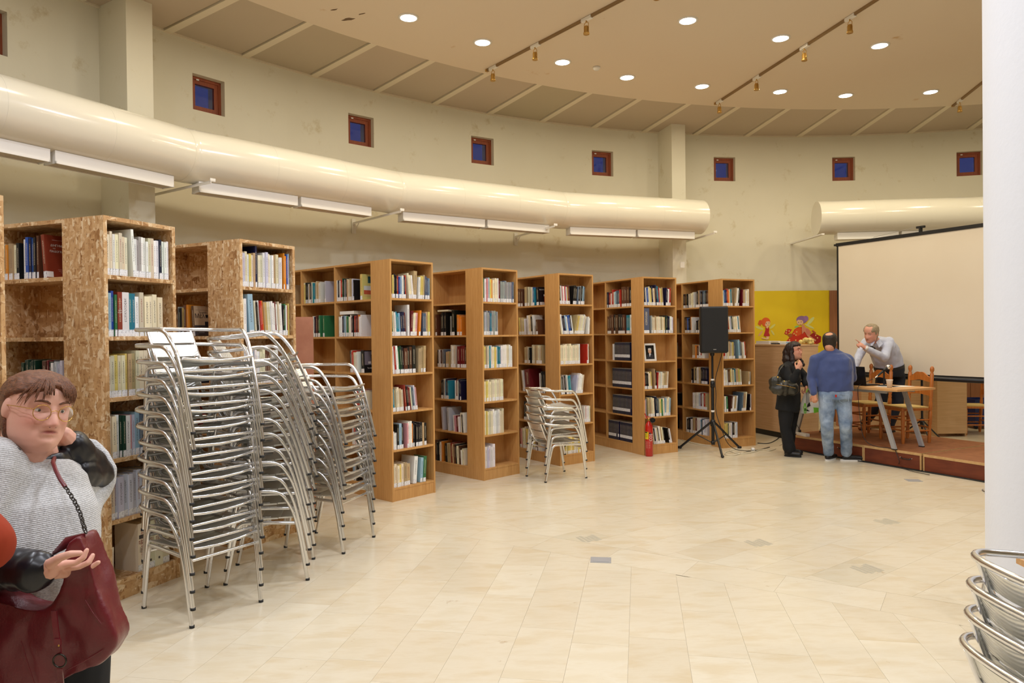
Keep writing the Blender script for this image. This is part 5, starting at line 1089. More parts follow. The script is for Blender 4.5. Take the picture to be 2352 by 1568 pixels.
def head_pts(nz=60, na=72, jowl=1., off=None):
    """rows of head-local points (x to the person's right, y forward, z up; eyes at z=0)"""
    rows = []
    for i in range(nz):
        z = ZT[0]+(ZT[-1]-ZT[0])*(i/(nz-1)); w = np.interp(z, ZT, WT); f = np.interp(z, ZT, FT); bk = np.interp(z, ZT, BT)
        if z < -.02: w *= 1+(jowl-1)*min(1, (-.02-z)/.05)
        row = []
        for j in range(na):
            a = 2*PI*j/na; ca, sa = math.cos(a), math.sin(a); e = 2/2.25
            x = w*math.copysign(abs(ca)**e, ca); y = (f if sa > 0 else -bk)*math.copysign(abs(sa)**e, sa)
            zt = z
            if sa > 0:
                z = z/HP['fz'] if z < 0 else z
                g = lambda cx, cz, sx, sz: math.exp(-((abs(x)-cx)/sx)**2-((z-cz)/sz)**2)
                k = sa
                if -.058 < z < .03:
                    u = (z+.04)/.06; amp = .024*max(0, 1-abs(u)**1.3) if u > 0 else .024*max(0, 1-(abs(u)/.28)**2); sx = .010+.006*max(0, min(1, 1-u)); y += amp*HP['nose']*math.exp(-(x/sx)**2)
                y -= .011*g(.031, .002, .016, .012)*k; y += .005*g(.03, .026, .02, .008); y += .006*g(.042, -.035, .02, .018)
                y += .0045*g(0, -.061, .018, .005); y += .006*g(0, -.076, .016, .006); y -= .004*g(0, -.068, .022, .003); y -= .003*g(0, -.088, .02, .006); y += .006*g(0, -.104, .018, .012)
                y += .004*g(.013, -.046, .005, .006)
                y -= .003*g(.036, -.066, .006, .014)
            z = zt; p = V(x, y, z)
            if off: p = off(p)
            if p.z > 0: p.z *= HP['cr']
            row.append(p)
        rows.append(row)
    return rows
def head_matrix(c, az, pitch=0., roll=0., s=1.):
    az = R_(az); R = Matrix(((math.sin(az), math.cos(az), 0), (-math.cos(az), math.sin(az), 0), (0, 0, 1))).to_4x4()
    return Matrix.Translation(c) @ R @ Matrix.Rotation(R_(pitch), 4, 'X') @ Matrix.Rotation(R_(roll), 4, 'Y') @ Matrix.Scale(s, 4)
def add_head(b, H, jowl=1., nz=60, na=72):
    rows = head_pts(nz, na, jowl); b.loft([[H @ p for p in r] for r in rows])
    for s in (1, -1):
        b.ball(H @ V(s*.077, -.008, -.004), (.010*H.to_scale().x, .018, .031), 12, 8, H.to_3x3().normalized() @ Matrix.Rotation(R_(-12), 3, 'X'))
def hair_shell(H, name, m, parent, rule, thick=.013, jowl=1., nz=50, na=72, voxel=None, extra=None, smooth=4, disp=None):
    def off(p):
        k = rule(p); d = V(p.x, p.y, p.z*.9); d.normalize(); return p+d*(thick*k-.014*(1-k))
    b = MB(); b.loft([[H @ p for p in r] for r in head_pts(nz, na, jowl, off)])
    if extra: extra(b)
    return remesh(b, name, m, voxel or .004, parent, smooth, disp=disp)
def skin_cols(H, base, lip, blush=.12, lipon=True, stubble=None):
    Hi = np.array(H.inverted())
    def f(co):
        q = co @ Hi[:3, :3].T + Hi[:3, 3]; x, y, z = q[:, 0], q[:, 1], q[:, 2]; z = np.where(z < 0, z/HP['fz'], z/HP['cr']); c = np.tile(np.array(base), (len(co), 1))
        front = y > .02
        bl = np.exp(-((np.abs(x)-.045)/.022)**2-((z+.035)/.022)**2)*front*blush+np.exp(-(x/.014)**2-((z+.04)/.014)**2)*front*blush*.8
        c = c*(1-bl[:, None])+np.array(rgb(206, 110, 96))*bl[:, None]
        sh = np.exp(-((np.abs(x)-.031)/.018)**2-((z-.0)/.012)**2)*front*.25; c = c*(1-sh[:, None])+np.array(rgb(150, 96, 80))*sh[:, None]
        if lipon:
            w = .024-.0*x; lz = -.068-6*x*x; l = np.clip(1.4*(1-np.abs(x)/.026), 0, 1)*np.exp(-((z-lz)/.0062)**4)*front*(y > .06); c = c*(1-l[:, None])+np.array(lip)*l[:, None]
            ln = np.clip(2*(1-np.abs(x)/.028), 0, 1)*np.exp(-((z-lz-.0003)/.0016)**2)*front*(y > .06)*.75; c = c*(1-ln[:, None])+np.array(rgb(90, 40, 36))*ln[:, None]
        if stubble is not None:
            s_ = np.clip((-.05-z)/.03, 0, 1)*front*.25*(np.abs(z) < .14); c = c*(1-s_[:, None])+np.array(stubble)*s_[:, None]
        return c
    return f
def face_parts(root, H, iris=(90, 96, 90), brow='brown_hair', gaze=(0, 0), open_=1., hi=True, browz=.024):
    inv = Matrix.Translation(-root.location); B = lambda nm, m, fn, at=False: part(lambda b: fn(b), nm, m, root, at)
    R = H.to_3x3().normalized(); s = H.to_scale().x
    mat('eye_white', rgb(226, 216, 210), .25, var=.04); mat('pupil', (.01, .01, .01), .2, var=.1); mat('iris_%d' % iris[0], rgb(*iris), .25, var=.3)
    L = inv @ H
    for sx in (1, -1):
        c = V(sx*.031, .0605, .001); g = V(gaze[0], 1, gaze[1]).normalized()
        B('eyeball', 'eye_white', lambda b: b.ball(L @ c, .0122*s, 16, 10))
        B('iris', 'iris_%d' % iris[0], lambda b: b.ball(L @ (c+g*.0085), .0052*s, 12, 8))
        B('pupil', 'pupil', lambda b: b.ball(L @ (c+g*.0120), .0023*s, 10, 6))
        def lid(b, up):
            rings = []
            for i in range(5):
                el = R_((22+16*i) if up else (-24-16*i)); rings.append([L @ (c+V(.0146*math.cos(el)*math.cos(t)*1.15, .0140*math.cos(el)*math.sin(t), .0140*math.sin(el)*1.0-(.0 if up else .0)-.0012*abs(math.cos(t))*(-1 if not up else 1))) for t in [PI*k/14 for k in range(15)]])
            b.col = rgb(196, 140, 120) if up else rgb(206, 152, 132); b.loft(rings, False, False)
        B('upper_eyelid', 'skin', lambda b: lid(b, True), True); B('lower_eyelid', 'skin', lambda b: lid(b, False), True)
        pts = [V(sx*x, y, z) for x, y, z in ((.012, .0875, browz-.003), (.022, .0885, browz+.002), (.034, .0840, browz+.004), (.045, .0745, browz+.001), (.051, .066, browz-.005))]
        B('eyebrow', brow, lambda b: b.tube([L @ p for p in pts], [.0026*s, .0036*s, .0034*s, .0026*s, .0014*s], 6))
    if hi: B('nostrils', 'pupil', lambda b: (b.ball(L @ V(.0075, .0985, -.0505*HP['fz']), (.0028, .003, .0018), 8, 5), b.ball(L @ V(-.0075, .0985, -.0505*HP['fz']), (.0028, .003, .0018), 8, 5)))
def hand(b, w, d, n, side, k=1., curl=(.5, .6, .7, .8), thumb=.5, spread=.0):
    """wrist w, finger direction d, palm normal n (fingers curl towards it), thumb side"""
    w = Vector(w); d = Vector(d).normalized(); n = (Vector(n)-d*Vector(n).dot(d)).normalized(); sd = d.cross(n).normalized()*side
    off = (.030, .010, -.010, -.028); ln = (.094, .097, .092, .082)
    for i in range(4):
        kn = w+d*(ln[i]*k)+sd*(off[i]*k); b.caps(w+sd*(off[i]*.5*k)+d*.008*k, .017*k, kn, .0115*k)
        L = ((.040, .025, .020), (.044, .029, .021), (.041, .026, .020), (.032, .020, .018))[i]; p = kn; a = 0; dd = (d+sd*(spread*(1.5-i)*.14)).normalized()
        for j in range(3):
            a += curl[i]*(.8, 1.0, .7)[j]; q = p+(dd*math.cos(a)+n*math.sin(a))*(L[j]*k); r0 = (.0092, .0085, .0075)[j]*k; b.caps(p, r0, q, r0*.88); p = q
    b.caps(w+d*.03*k, .020*k, w+d*.075*k, .018*k)
    p = w+d*.022*k+sd*.018*k+n*.006*k; q = p+(d*.6+sd*.75+n*.25*thumb).normalized()*.042*k; r_ = q+(d*.85+sd*.35+n*.6*thumb).normalized()*.034*k; t = r_+(d*.95+sd*.05+n*.7*thumb).normalized()*.027*k
    b.caps(p, .016*k, q, .0125*k); b.caps(q, .0118*k, r_, .0105*k); b.caps(r_, .0105*k, t, .0085*k)
def torso(b, rings, az, n=28):
    """rings: (centre, half width, half depth[, lean])"""
    lat = V(math.sin(R_(az)), -math.cos(R_(az)), 0); cs = [Vector(r[0]) for r in rings]; out = []
    for i, r in enumerate(rings):
        t = (cs[min(i+1, len(cs)-1)]-cs[max(i-1, 0)]).normalized(); l = (lat-t*lat.dot(t)).normalized(); f = t.cross(l).normalized()
        out.append([cs[i]+l*(r[1]*math.copysign(abs(math.cos(a))**.85, math.cos(a)))+f*(r[2]*math.copysign(abs(math.sin(a))**.9, math.sin(a))) for a in [2*PI*k/n for k in range(n)]])
    b.loft(out)
def limb(b, pts, rs, n=14):
    for i in range(len(pts)-1): b.caps(pts[i], rs[i], pts[i+1], rs[i+1], n)
def wrinkle(scale, amp, seed=0):
    from mathutils import noise
    def f(co): return np.array([noise.noise(Vector((c[0]*scale+seed, c[1]*scale, c[2]*scale*.7)))*amp for c in co.tolist()])
    return f

# ---------------------------------------------------------------- woman in the grey poncho, near left
c = P(86, 937, 2.15); AZ = -31.; root = empty('person', V(c.x, c.y+.03, 0)); tag(root, 'woman with round glasses, grey knitted poncho and hand behind her neck, at the near left', 'person')
HP.update(fz=.84, cr=.86, nose=1.2)
H = head_matrix(c, AZ, -4, -9, 1.04)
b = MB(); add_head(b, H, 1.08, 80, 100)
nb = P(78, 1052, 2.19)
b.caps(H @ V(0, -.035, -.07), .066, nb, .066, 18); b.caps(H @ V(0, .02, -.098), .046, nb+V(.0, 0, .02), .06, 16); b.caps(H @ V(0, .045, -.105), .030, H @ V(0, .0, -.14), .05)
torso(b, [(nb+V(0, 0, -.02), .09, .07), (P(70, 1100, 2.18), .14, .09), (P(65, 1200, 2.16), .14, .11), (P(68, 1330, 2.14), .145, .12), (P(70, 1420, 2.14), .16, .13)], AZ-5)
SR, ER, WR = P(-35, 1100, 2.02), P(-62, 1300, 1.93), P(92, 1311, 1.84)
SL, EL, WL = P(178, 1085, 2.33), P(226, 1088, 2.43), P(146, 1000, 2.26)
limb(b, [SR, ER, WR], [.05, .04, .027]); limb(b, [SL, EL, WL], [.05, .042, .028])
fd = (P(212, 1290, 1.84)-WR); up = V(0, -.3, 1)
# right hand, palm up: thumb rests over the bent fingers
hw = WR; k = .92
def hp(px, py, Y): return P(px, py, Y)
b.caps(P(84, 1312, 1.84), .025, P(114, 1308, 1.84), .026); b.caps(P(112, 1300, 1.835), .020, P(146, 1295, 1.84), .013); b.caps(P(112, 1314, 1.85), .020, P(150, 1315, 1.87), .014); b.caps(P(116, 1308, 1.86), .018, P(152, 1304, 1.87), .014)
limb(b, [P(116, 1294, 1.81), P(138, 1280, 1.79), P(162, 1272, 1.78), P(184, 1270, 1.78)], [.0140, .0105, .0092, .0072])               # thumb
limb(b, [P(146, 1295, 1.84), P(174, 1292, 1.83), P(192, 1280, 1.83), P(199, 1263, 1.835)], [.011, .0078, .0072, .0060])             # index, curling up
limb(b, [P(152, 1303, 1.865), P(182, 1301, 1.86), P(204, 1291, 1.86), P(213, 1275, 1.87)], [.011, .0080, .0074, .0062])
limb(b, [P(152, 1312, 1.88), P(184, 1312, 1.88), P(207, 1303, 1.88), P(226, 1291, 1.885)], [.011, .0080, .0074, .0060])            # ring, stretched
limb(b, [P(146, 1320, 1.89), P(170, 1325, 1.90), P(190, 1321, 1.91), P(206, 1313, 1.92)], [.0100, .0072, .0066, .0056])
# left hand behind the neck
b.caps(WL, .029, WL.lerp(EL, .5), .036)
hand(b, WL, P(104, 1014, 2.22)-WL, V(-.5, .3, .2), -1, .95, (.35, .35, .4, .45), .2)
for s in (1, -1):
    pv = P(80, 1440, 2.14)+V(math.sin(R_(AZ)), -math.cos(R_(AZ)), 0)*(.095*s); limb(b, [pv, V(pv.x+.02, pv.y, .47), V(pv.x, pv.y+.02, .08)], [.10, .065, .045])
SKIN = rgb(230, 178, 158)
body = remesh(b, 'body', 'skin', .0031, root, 2, skin_cols(H, SKIN, rgb(178, 92, 84), .35))
face_parts(root, H, (86, 84, 66), 'brown_hair', (-.12, -.08))
def rule(p):
    if p.y > .045: lim = .074-.35*abs(p.x)
    elif p.y > -.005: lim = .030+(p.y+.005)/.05*.020
    else: lim = -.11
    return max(0., min(1., (p.z-lim)/.008+.5))
mat('hair_strands', rough=.42, fn=f_hair(rgb(66, 40, 26), rgb(146, 98, 66), (120, 30, 30)))
def xtra(b):
    b.caps(H @ V(0, -.09, -.02), .06, H @ V(0, -.10, -.12), .035); b.caps(H @ V(.02, -.10, -.11), .036, H @ V(.03, -.11, -.22), .02)
hair_shell(H, 'hair', 'brown_hair', root, rule, .0105, 1.08, 60, 84, .0038, xtra, 3, wrinkle(70, .003))
fr = MB(); rf = random.Random(4); inv = Matrix.Translation(-root.location)
for k in range(44):
    x0 = rf.choice((-1, 1))*abs(rf.uniform(.012, .066)); x1 = x0*1.14+rf.uniform(-.008, .008); z1 = .034+rf.uniform(-.012, .02)-.30*max(0, abs(x1)-.038)+(.02 if abs(x1) < .03 else 0)
    yf = lambda x, z: float(np.interp(z, ZT, FT))*(max(0, 1-(abs(x)/.08)**2.25))**.44
    pts = [V(x0*.6, yf(x0*.6, .095)+.008, .100), V(x0*.9, yf(x0*.9, .075)+.013, .078), V((x0+x1)/2, yf((x0+x1)/2, .055)+.012, .055), V(x1, yf(x1, z1)+.007, z1)]
    for p in pts: p.z *= HP['cr']
    fr.tube([inv @ H @ p for p in pts], [.0034, .003, .0022, .0006], 5)
fr.build('fringe', 'brown_hair', root)
# glasses: a thing she wears
def glasses(parent_root, H, rw, rh, cx, name_label, m, thin=.0011, lens=True):
    r = empty('glasses', H @ V(0, .09, 0)); tag(r, name_label, 'glasses'); L = Matrix.Translation(-r.location) @ H
    for s in (1, -1):
        ring = [V(s*cx+rw*math.cos(t), .0955-.25*max(0, abs(s*cx+rw*math.cos(t))-.035), -.004+rh*math.sin(t)) for t in [2*PI*k/28 for k in range(29)]]
        part(lambda b: b.tube([L @ p for p in ring], thin, 6, False), 'rim', m, r)
        if lens: part(lambda b: b.add([L @ p for p in ring[:-1]]+[L @ (p+V(0, -.001, 0)) for p in ring[:-1]], [tuple(range(28)), tuple(range(28, 56))[::-1]]), 'lens', 'lens_glass', r)
        part(lambda b: b.tube([L @ V(s*(cx+rw), .0905, .004), L @ V(s*.079, .05, .006), L @ V(s*.084, -.01, .004), L @ V(s*.08, -.03, -.012)], thin, 6), 'temple', m, r)
        part(lambda b: b.ball(L @ V(s*.012, .089, -.012), (.003, .002, .004), 8, 5), 'nose_pad', 'lens_glass', r)
    part(lambda b: b.tube([L @ V(-(cx-rw), .0955, .0), L @ V(0, .099, .004), L @ V(cx-rw, .0955, .0)], thin, 6), 'bridge', m, r); return r
def f_lens(t):
    g = t.new('ShaderNodeBsdfTransparent'); gl = t.new('ShaderNodeBsdfGlossy'); gl.inputs['Roughness'].default_value = .03; gl.inputs['Color'].default_value = (1, 1, 1, 1)
    lw = t.new('ShaderNodeLayerWeight', i_Blend=.35); m_ = t.new('ShaderNodeMixShader'); mm = t.math('MULTIPLY', lw.outputs['Fresnel'], .5); t.link(mm, m_.inputs[0]); t.link(g.outputs[0], m_.inputs[1]); t.link(gl.outputs[0], m_.inputs[2])
    out = [x for x in t.n if x.type == 'OUTPUT_MATERIAL'][0]; t.link(m_.outputs[0], out.inputs['Surface'])
mat('lens_glass', fn=f_lens)
glasses(root, H, .0225, .0215, .0325, 'round thin gold-rimmed glasses on the woman in the grey poncho', 'gold')
# black satin shirt: sleeves, collar
b = MB(); limb(b, [SR, ER, WR.lerp(ER, .12)], [.072, .062, .047], 18)
sl = [SL, EL, WL.lerp(EL, .34)]; limb(b, sl, [.062, .052, .047], 18); b.caps(WL.lerp(EL, .42), .052, WL.lerp(EL, .26), .051, 18)
torso(b, [(nb+V(0, 0, .015), .088, .076), (nb+V(0, 0, -.03), .12, .09), (P(70, 1110, 2.18), .15, .10), (P(68, 1150, 2.18), .15, .10)], AZ-5)
b.caps(WR.lerp(ER, .30), .054, WR.lerp(ER, .06), .053, 18)
remesh(b, 'shirt', 'black_satin', .0055, root, 4, disp=wrinkle(24, .006))
def col_(b):
    l = [(P(-6, 1012, 2.12), P(26, 1016, 2.07), P(44, 1030, 2.06), P(8, 1062, 2.03), P(-10, 1050, 2.05))]
    for q in l: b.add([p-root.location for p in q]+[p-root.location+V(0, .008, -.004) for p in q], [tuple(range(5)), tuple(range(5, 10))[::-1]]+[(i, (i+1) % 5, (i+1) % 5+5, i+5) for i in range(5)])
part(col_, 'collar', 'black_satin', root)
# grey poncho
b = MB(); ba = AZ-6
torso(b, [(P(68, 1058, 2.18), .120, .085), (P(64, 1085, 2.17), .165, .12), (P(58, 1140, 2.16), .185, .145), (P(62, 1200, 2.13), .185, .165), (P(66, 1260, 2.11), .185, .175), (P(68, 1300, 2.10), .18, .17), (P(72, 1345, 2.11), .17, .155), (P(72, 1362, 2.12), .165, .15)], ba, 36)
b.caps(P(150, 1090, 2.28), .06, P(190, 1120, 2.36), .05)
for (x0, y0, Y0, r0), (x1, y1, Y1, r1) in zip([(196, 1014, 2.50, .010), (214, 1020, 2.48, .012), (240, 1044, 2.47, .014), (259, 1076, 2.45, .016), (252, 1104, 2.44, .018), (236, 1128, 2.42, .022), (212, 1152, 2.37, .035)], [(214, 1020, 2.48, .012), (240, 1044, 2.47, .014), (259, 1076, 2.45, .016), (252, 1104, 2.44, .018), (236, 1128, 2.42, .022), (212, 1152, 2.37, .035), (176, 1230, 2.22, .05)]):
    b.caps(P(x0, y0, Y0), r0, P(x1, y1, Y1), r1)
b.caps(P(215, 1125, 2.50), .02, P(240, 1090, 2.53), .014); b.caps(P(-30, 1095, 2.04), .11, P(-62, 1230, 1.96), .10)
mat('poncho', rough=.95, fn=f_knit)
remesh(b, 'poncho', 'grey_knit', .006, root, 5, disp=wrinkle(9, .014, 3))
# trousers and shoes (mostly below the frame)
b = MB(); torso(b, [(P(76, 1350, 2.14), .16, .14), (P(78, 1420, 2.14), .18, .155), (P(80, 1480, 2.14), .18, .15)], ba)
for s in (1, -1):
    pv = P(80, 1450, 2.14)+V(math.sin(R_(AZ)), -math.cos(R_(AZ)), 0)*(.095*s); limb(b, [pv, V(pv.x+.02, pv.y, .47), V(pv.x, pv.y+.02, .10)], [.125, .09, .07])
remesh(b, 'trousers', 'black_cloth', .009, root, 4)
def shoes(root, feet, az, m='black_plastic', L=.22, sole='rubber'):
    f = V(math.cos(R_(az)), math.sin(R_(az)), 0)
    for p in feet:
        b = MB(); p = Vector(p); b.caps(p+V(0, 0, .045)-f*.04, .04, p+f*(L-.12)+V(0, 0, .035), .034); b.caps(p+V(0, 0, .045)-f*.04, .038, p+V(0, 0, .075), .036); o = remesh(b, 'shoe', m, .008, root, 3)
        s = MB(); q = p-root.location; M = Matrix.Translation(q) @ Matrix.Rotation(R_(az), 4, 'Z'); n = 20
        s.prism([((L-.01)/2*math.cos(2*PI*k/n)+.03, .042*math.sin(2*PI*k/n)) for k in range(n)], 0, .018, M); s.build('sole', sole, o)
        bpy.data.objects[o.name].children
for s in (1, -1): pass
fp = [V(root.location.x, root.location.y, 0)+V(math.sin(R_(AZ)), -math.cos(R_(AZ)), 0)*(.1*s) for s in (1, -1)]; shoes(root, fp, AZ)
part(lambda b: b.tube([(P(88, 1311, 1.84)+x-root.location) for x in [V(.006*math.cos(t)*0, .029*math.cos(t), .029*math.sin(t)) for t in [2*PI*k/24 for k in range(25)]]], .0016, 6, False), 'bracelet', 'gold', root)
# red leather bag
outl = [(198, 1222), (214, 1255), (236, 1330), (258, 1392), (277, 1432), (284, 1456), (278, 1476), (254, 1502), (205, 1532), (150, 1556), (90, 1580), (20, 1606), (-60, 1620), (-110, 1560), (-90, 1440), (-40, 1368), (0, 1366), (45, 1376), (88, 1388), (118, 1389), (138, 1376), (150, 1352), (158, 1310), (160, 1262), (172, 1236)]
BY = 1.90; br = empty('shoulder_bag', P(140, 1460, BY)); tag(br, 'large dark red leather shoulder bag on the chain of the woman in the poncho', 'bag')
b = MB(); pf = [P(x, y, BY) for x, y in outl]; n = len(pf)
b.add([p+V(0, -.035, 0) for p in pf]+[p+V(0, .055, 0) for p in pf], [tuple(range(n)), tuple(range(n, 2*n))[::-1]]+[(i, i+n, (i+1) % n+n, (i+1) % n) for i in range(n)])
bag = remesh(b, 'bag_body', 'red_leather', .006, br, 14, disp=lambda co: wrinkle(11, .012, 5)(co)+wrinkle(27, .004, 1)(co))
Lb_ = lambda px, py, dy=-.045: P(px, py, BY+dy)-br.location
part(lambda b: b.loft([[Lb_(120, 1268, .03), Lb_(120, 1276, .03), Lb_(120, 1276, .05), Lb_(120, 1268, .05)], [Lb_(150, 1234, .0), Lb_(148, 1262, .0), Lb_(148, 1262, .03), Lb_(150, 1234, .03)], [Lb_(196, 1223, -.01), Lb_(196, 1236, -.01), Lb_(196, 1236, .02), Lb_(196, 1223, .02)]]), 'top_flap', 'red_leather', br)
def strip(b, pts, w, t=.004):
    rings = []
    for px, py, dy in pts: c = Lb_(px, py, dy); rings.append([c+V(-w/2, 0, 0), c+V(-w/2, -t, 0), c+V(w/2, -t, 0), c+V(w/2, 0, 0)])
    b.loft(rings, smooth=False)
part(lambda b: strip(b, [(125, 1402, -.052), (129, 1440, -.062), (133, 1470, -.066), (136, 1500, -.066)], .014), 'tab_strap', 'red_leather', br)
part(lambda b: strip(b, [(138, 1534, -.060), (141, 1560, -.05), (144, 1600, -.03)], .014), 'tab_strap', 'red_leather', br)
part(lambda b: strip(b, [(133, 1466, -.070), (134, 1480, -.071)], .017), 'tab_loop', 'red_leather', br)
part(lambda b: b.ball(Lb_(135, 1482, -.074), .003, 8, 5), 'stud', 'gold', br)
part(lambda b: b.tube([Lb_(137, 1517, -.074)+V(.0165*math.cos(t), 0, .0165*math.sin(t)) for t in [2*PI*k/28 for k in range(29)]], .0022, 8, False), 'metal_ring', 'gunmetal', br)
for pts in (((196, 1378), (212, 1405), (232, 1432)), ((48, 1470), (66, 1530), (80, 1572)), ((150, 1540), (190, 1520), (236, 1492))):
    part(lambda b: b.tube([Lb_(x, y, -.047) for x, y in pts], .0012, 5), 'seam', 'red_leather', br)
chain = [P(150, 1118, 1.99), P(162, 1136, 1.96), P(174, 1156, 1.94), P(184, 1178, 1.92), P(190, 1200, 1.90), P(197, 1222, 1.89)]
def along(pts, t):
    t *= len(pts)-1; i = min(int(t), len(pts)-2); return pts[i].lerp(pts[i+1], t-i), (pts[i+1]-pts[i]).normalized()
for k in range(15):
    p, d = along(chain, (k+.5)/15); u = d.cross(V(0, 1, 0)).normalized() if k % 2 else V(0, 1, 0)-d*d.y; u.normalize()
    part(lambda b: b.tube([p-br.location+d*(.0085*math.cos(t))+u*(.0055*math.sin(t)) for t in [2*PI*j/12 for j in range(13)]], .0017, 5, False), 'chain_link', 'gunmetal', br)
part(lambda b: b.tube([P(150, 1118, 1.99)-br.location, P(138, 1100, 2.0)-br.location, P(128, 1080, 2.02)-br.location, P(122, 1062, 2.06)-br.location, P(126, 1048, 2.2)-br.location], .006, 6), 'shoulder_strap', 'red_leather', br)

HP.update(fz=1., cr=1., nose=1.)
# ---------------------------------------------------------------- generic figure
def figure(label, H, az, J, skin, cloth, voxel=.011, jowl=1.04, lip=(170, 90, 80)):
    """J: joints. cloth: dict of top material, trouser material, lengths"""
    g = Vector(J['ground']); root = empty('person', g); tag(root, label, 'person')
    lat = V(math.sin(R_(az)), -math.cos(R_(az)), 0)
    b = MB(); add_head(b, H, jowl, 40, 48); b.caps(H @ V(0, -.03, -.07), .055, J['neck'], .052, 14)
    torso(b, [(c, w*.80, d*.80) for c, w, d in J['torso']], az)
    for s in 'RL':
        limb(b, [J['sh'+s], J['el'+s], J['wr'+s]], [.045, .036, .026]); hand(b, J['wr'+s], J['hd'+s], J['pn'+s], 1 if s == 'R' else -1, .95, J.get('curl'+s, (.5, .6, .7, .7)), .5)
        limb(b, [J['hip'+s], J['kn'+s], J['an'+s]], [.085, .052, .036])
    remesh(b, 'body', 'skin', J.get('bvox', .007), root, 2, skin_cols(H, rgb(*skin), rgb(*lip), .3, True, J.get('stub')))
    b = MB(); k = cloth.get('puff', 1.); torso(b, [(c, w*k, d*k) for c, w, d in J['torso']], az)
    for s in 'RL':
        we = J['wr'+s].lerp(J['el'+s], .06); limb(b, [J['sh'+s], J['el'+s], we], [.072*k, .058*k, .044*k]); b.caps(J['neck']+V(0, 0, -.03), .075*k, J['sh'+s], .066*k)
    remesh(b, cloth['topname'], cloth['top'], voxel, root, 4, disp=wrinkle(16, .010, 2))
    b = MB(); t0 = J['torso'][0]; torso(b, [(t0[0]+V(0, 0, -.10), t0[1]*.98, t0[2]*.98), (t0[0]+V(0, 0, -.015 if cloth.get('tuck') else 0), t0[1]*(1.07 if cloth.get('tuck') else 1), t0[2]*(1.07 if cloth.get('tuck') else 1)), (t0[0]+(J['torso'][1][0]-t0[0])*(.35 if cloth.get('tuck') else .9), t0[1]*(1.05 if cloth.get('tuck') else .93), t0[2]*(1.05 if cloth.get('tuck') else .93))], az)
    for s in 'RL':
        ae = J['an'+s]+V(0, 0, .0); f = cloth.get('flare', 1.); limb(b, [J['hip'+s], J['kn'+s], ae], [.110, .078, .062*f])
    remesh(b, cloth['legname'], cloth['leg'], voxel, root, 4, disp=wrinkle(14, .010, 7))
    return root
# ---------------------------------------------------------------- dark-haired woman in black, profile
Y0 = 9.65; H = head_matrix(P(1824, 806, Y0), -46, 10, 0, .98); az = -40
J = dict(ground=V(3.78, 9.66, 0), neck=P(1815, 834, Y0), torso=[(P(1812, 925, Y0), .17, .125), (P(1812, 895, Y0), .165, .13), (P(1813, 865, Y0), .18, .14), (P(1812, 846, Y0), .17, .11), (P(1813, 836, Y0), .10, .07)],
  shR=P(1801, 848, 9.5), elR=P(1818, 880, 9.38), wrR=P(1832, 851, 9.32), hdR=V(.3, .05, .6), pnR=V(0, 1, 0), shL=P(1829, 846, 9.78), elL=P(1850, 866, 9.72), wrL=P(1851, 884, 9.62), hdL=V(0, 0, -1), pnL=V(-1, 0, 0), curlL=(1.3, 1.3, 1.3, 1.3),
  hipR=P(1806, 935, 9.58), knR=P(1804, 983, 9.58), anR=V(3.70, 9.60, .085), hipL=P(1818, 935, 9.72), knL=P(1814, 983, 9.72), anL=V(3.76, 9.80, .085))
wm = figure('woman in black with long dark hair and red glasses, looking up beside the counter', H, az, J, (214, 156, 128), dict(top='black_cloth', topname='jacket', leg='black_cloth', legname='trousers', flare=1.25), lip=(170, 60, 60))
b = MB(); torso(b, [(P(1808, 944, Y0), .20, .145), (P(1811, 925, Y0), .19, .145), (P(1812, 900, Y0), .178, .14)], az); remesh(b, 'jacket_hem', 'black_cloth', .012, wm, 3)
face_parts(wm, H, (50, 36, 30), 'dark_hair', hi=False)
def rule(p):
    lim = .055 if p.y > .035 else (-.02 if p.y > .01 else -.2)
    return max(0., min(1., (p.z-lim)/.01+.5))
def xt(b):
    b.caps(H @ V(0, -.07, .0), .085, H @ V(.0, -.09, -.12), .085); b.caps(H @ V(0.02, -.09, -.10), .085, H @ V(.03, -.08, -.24), .055)
    b.caps(H @ V(.075, -.01, -.01), .028, H @ V(.085, -.01, -.17), .035); b.caps(H @ V(-.07, .0, -.02), .024, H @ V(-.08, .05, -.20), .03)
hair_shell(H, 'hair', 'dark_hair', wm, rule, .018, 1.04, 40, 48, .008, xt, 4, wrinkle(40, .008))
glasses(wm, H, .020, .015, .030, 'red-rimmed glasses on the dark-haired woman in black', 'red_enamel', .0018)
shoes(wm, [V(3.70, 9.58, 0), V(3.80, 9.78, 0)], -35, 'black_plastic', .23)
# her handbag
q = P(1800, 885, 9.36); hb = empty('handbag', q); tag(hb, 'slouchy olive black leather handbag on the shoulder of the dark-haired woman', 'bag')
b = MB(); b.ball(q+V(.0, 0, -.03), (.20, .085, .105), 20, 12); b.ball(q+V(-.10, 0, .03), (.095, .07, .10), 16, 10); b.ball(q+V(.10, 0, -.06), (.095, .075, .08), 16, 10)
remesh(b, 'bag_body', 'olive_leather', .010, hb, 5, disp=wrinkle(18, .018, 3))
part(lambda b: (b.tube([(-.10, -.03, .10), (-.05, 0, .20), (.02, .05, .27), (.05, .1, .22), (.06, .1, .05)], .009, 8)), 'strap', 'olive_leather', hb)
part(lambda b: (b.ball((-.09, -.04, .11), .014, 8, 6), b.ball((-.02, -.07, .06), .010, 8, 6)), 'buckles', 'gold', hb)
part(lambda b: b.tube([(-.12, -.075, .02), (0, -.092, .0), (.12, -.085, -.03)], .003, 5), 'zip', 'gold', hb)
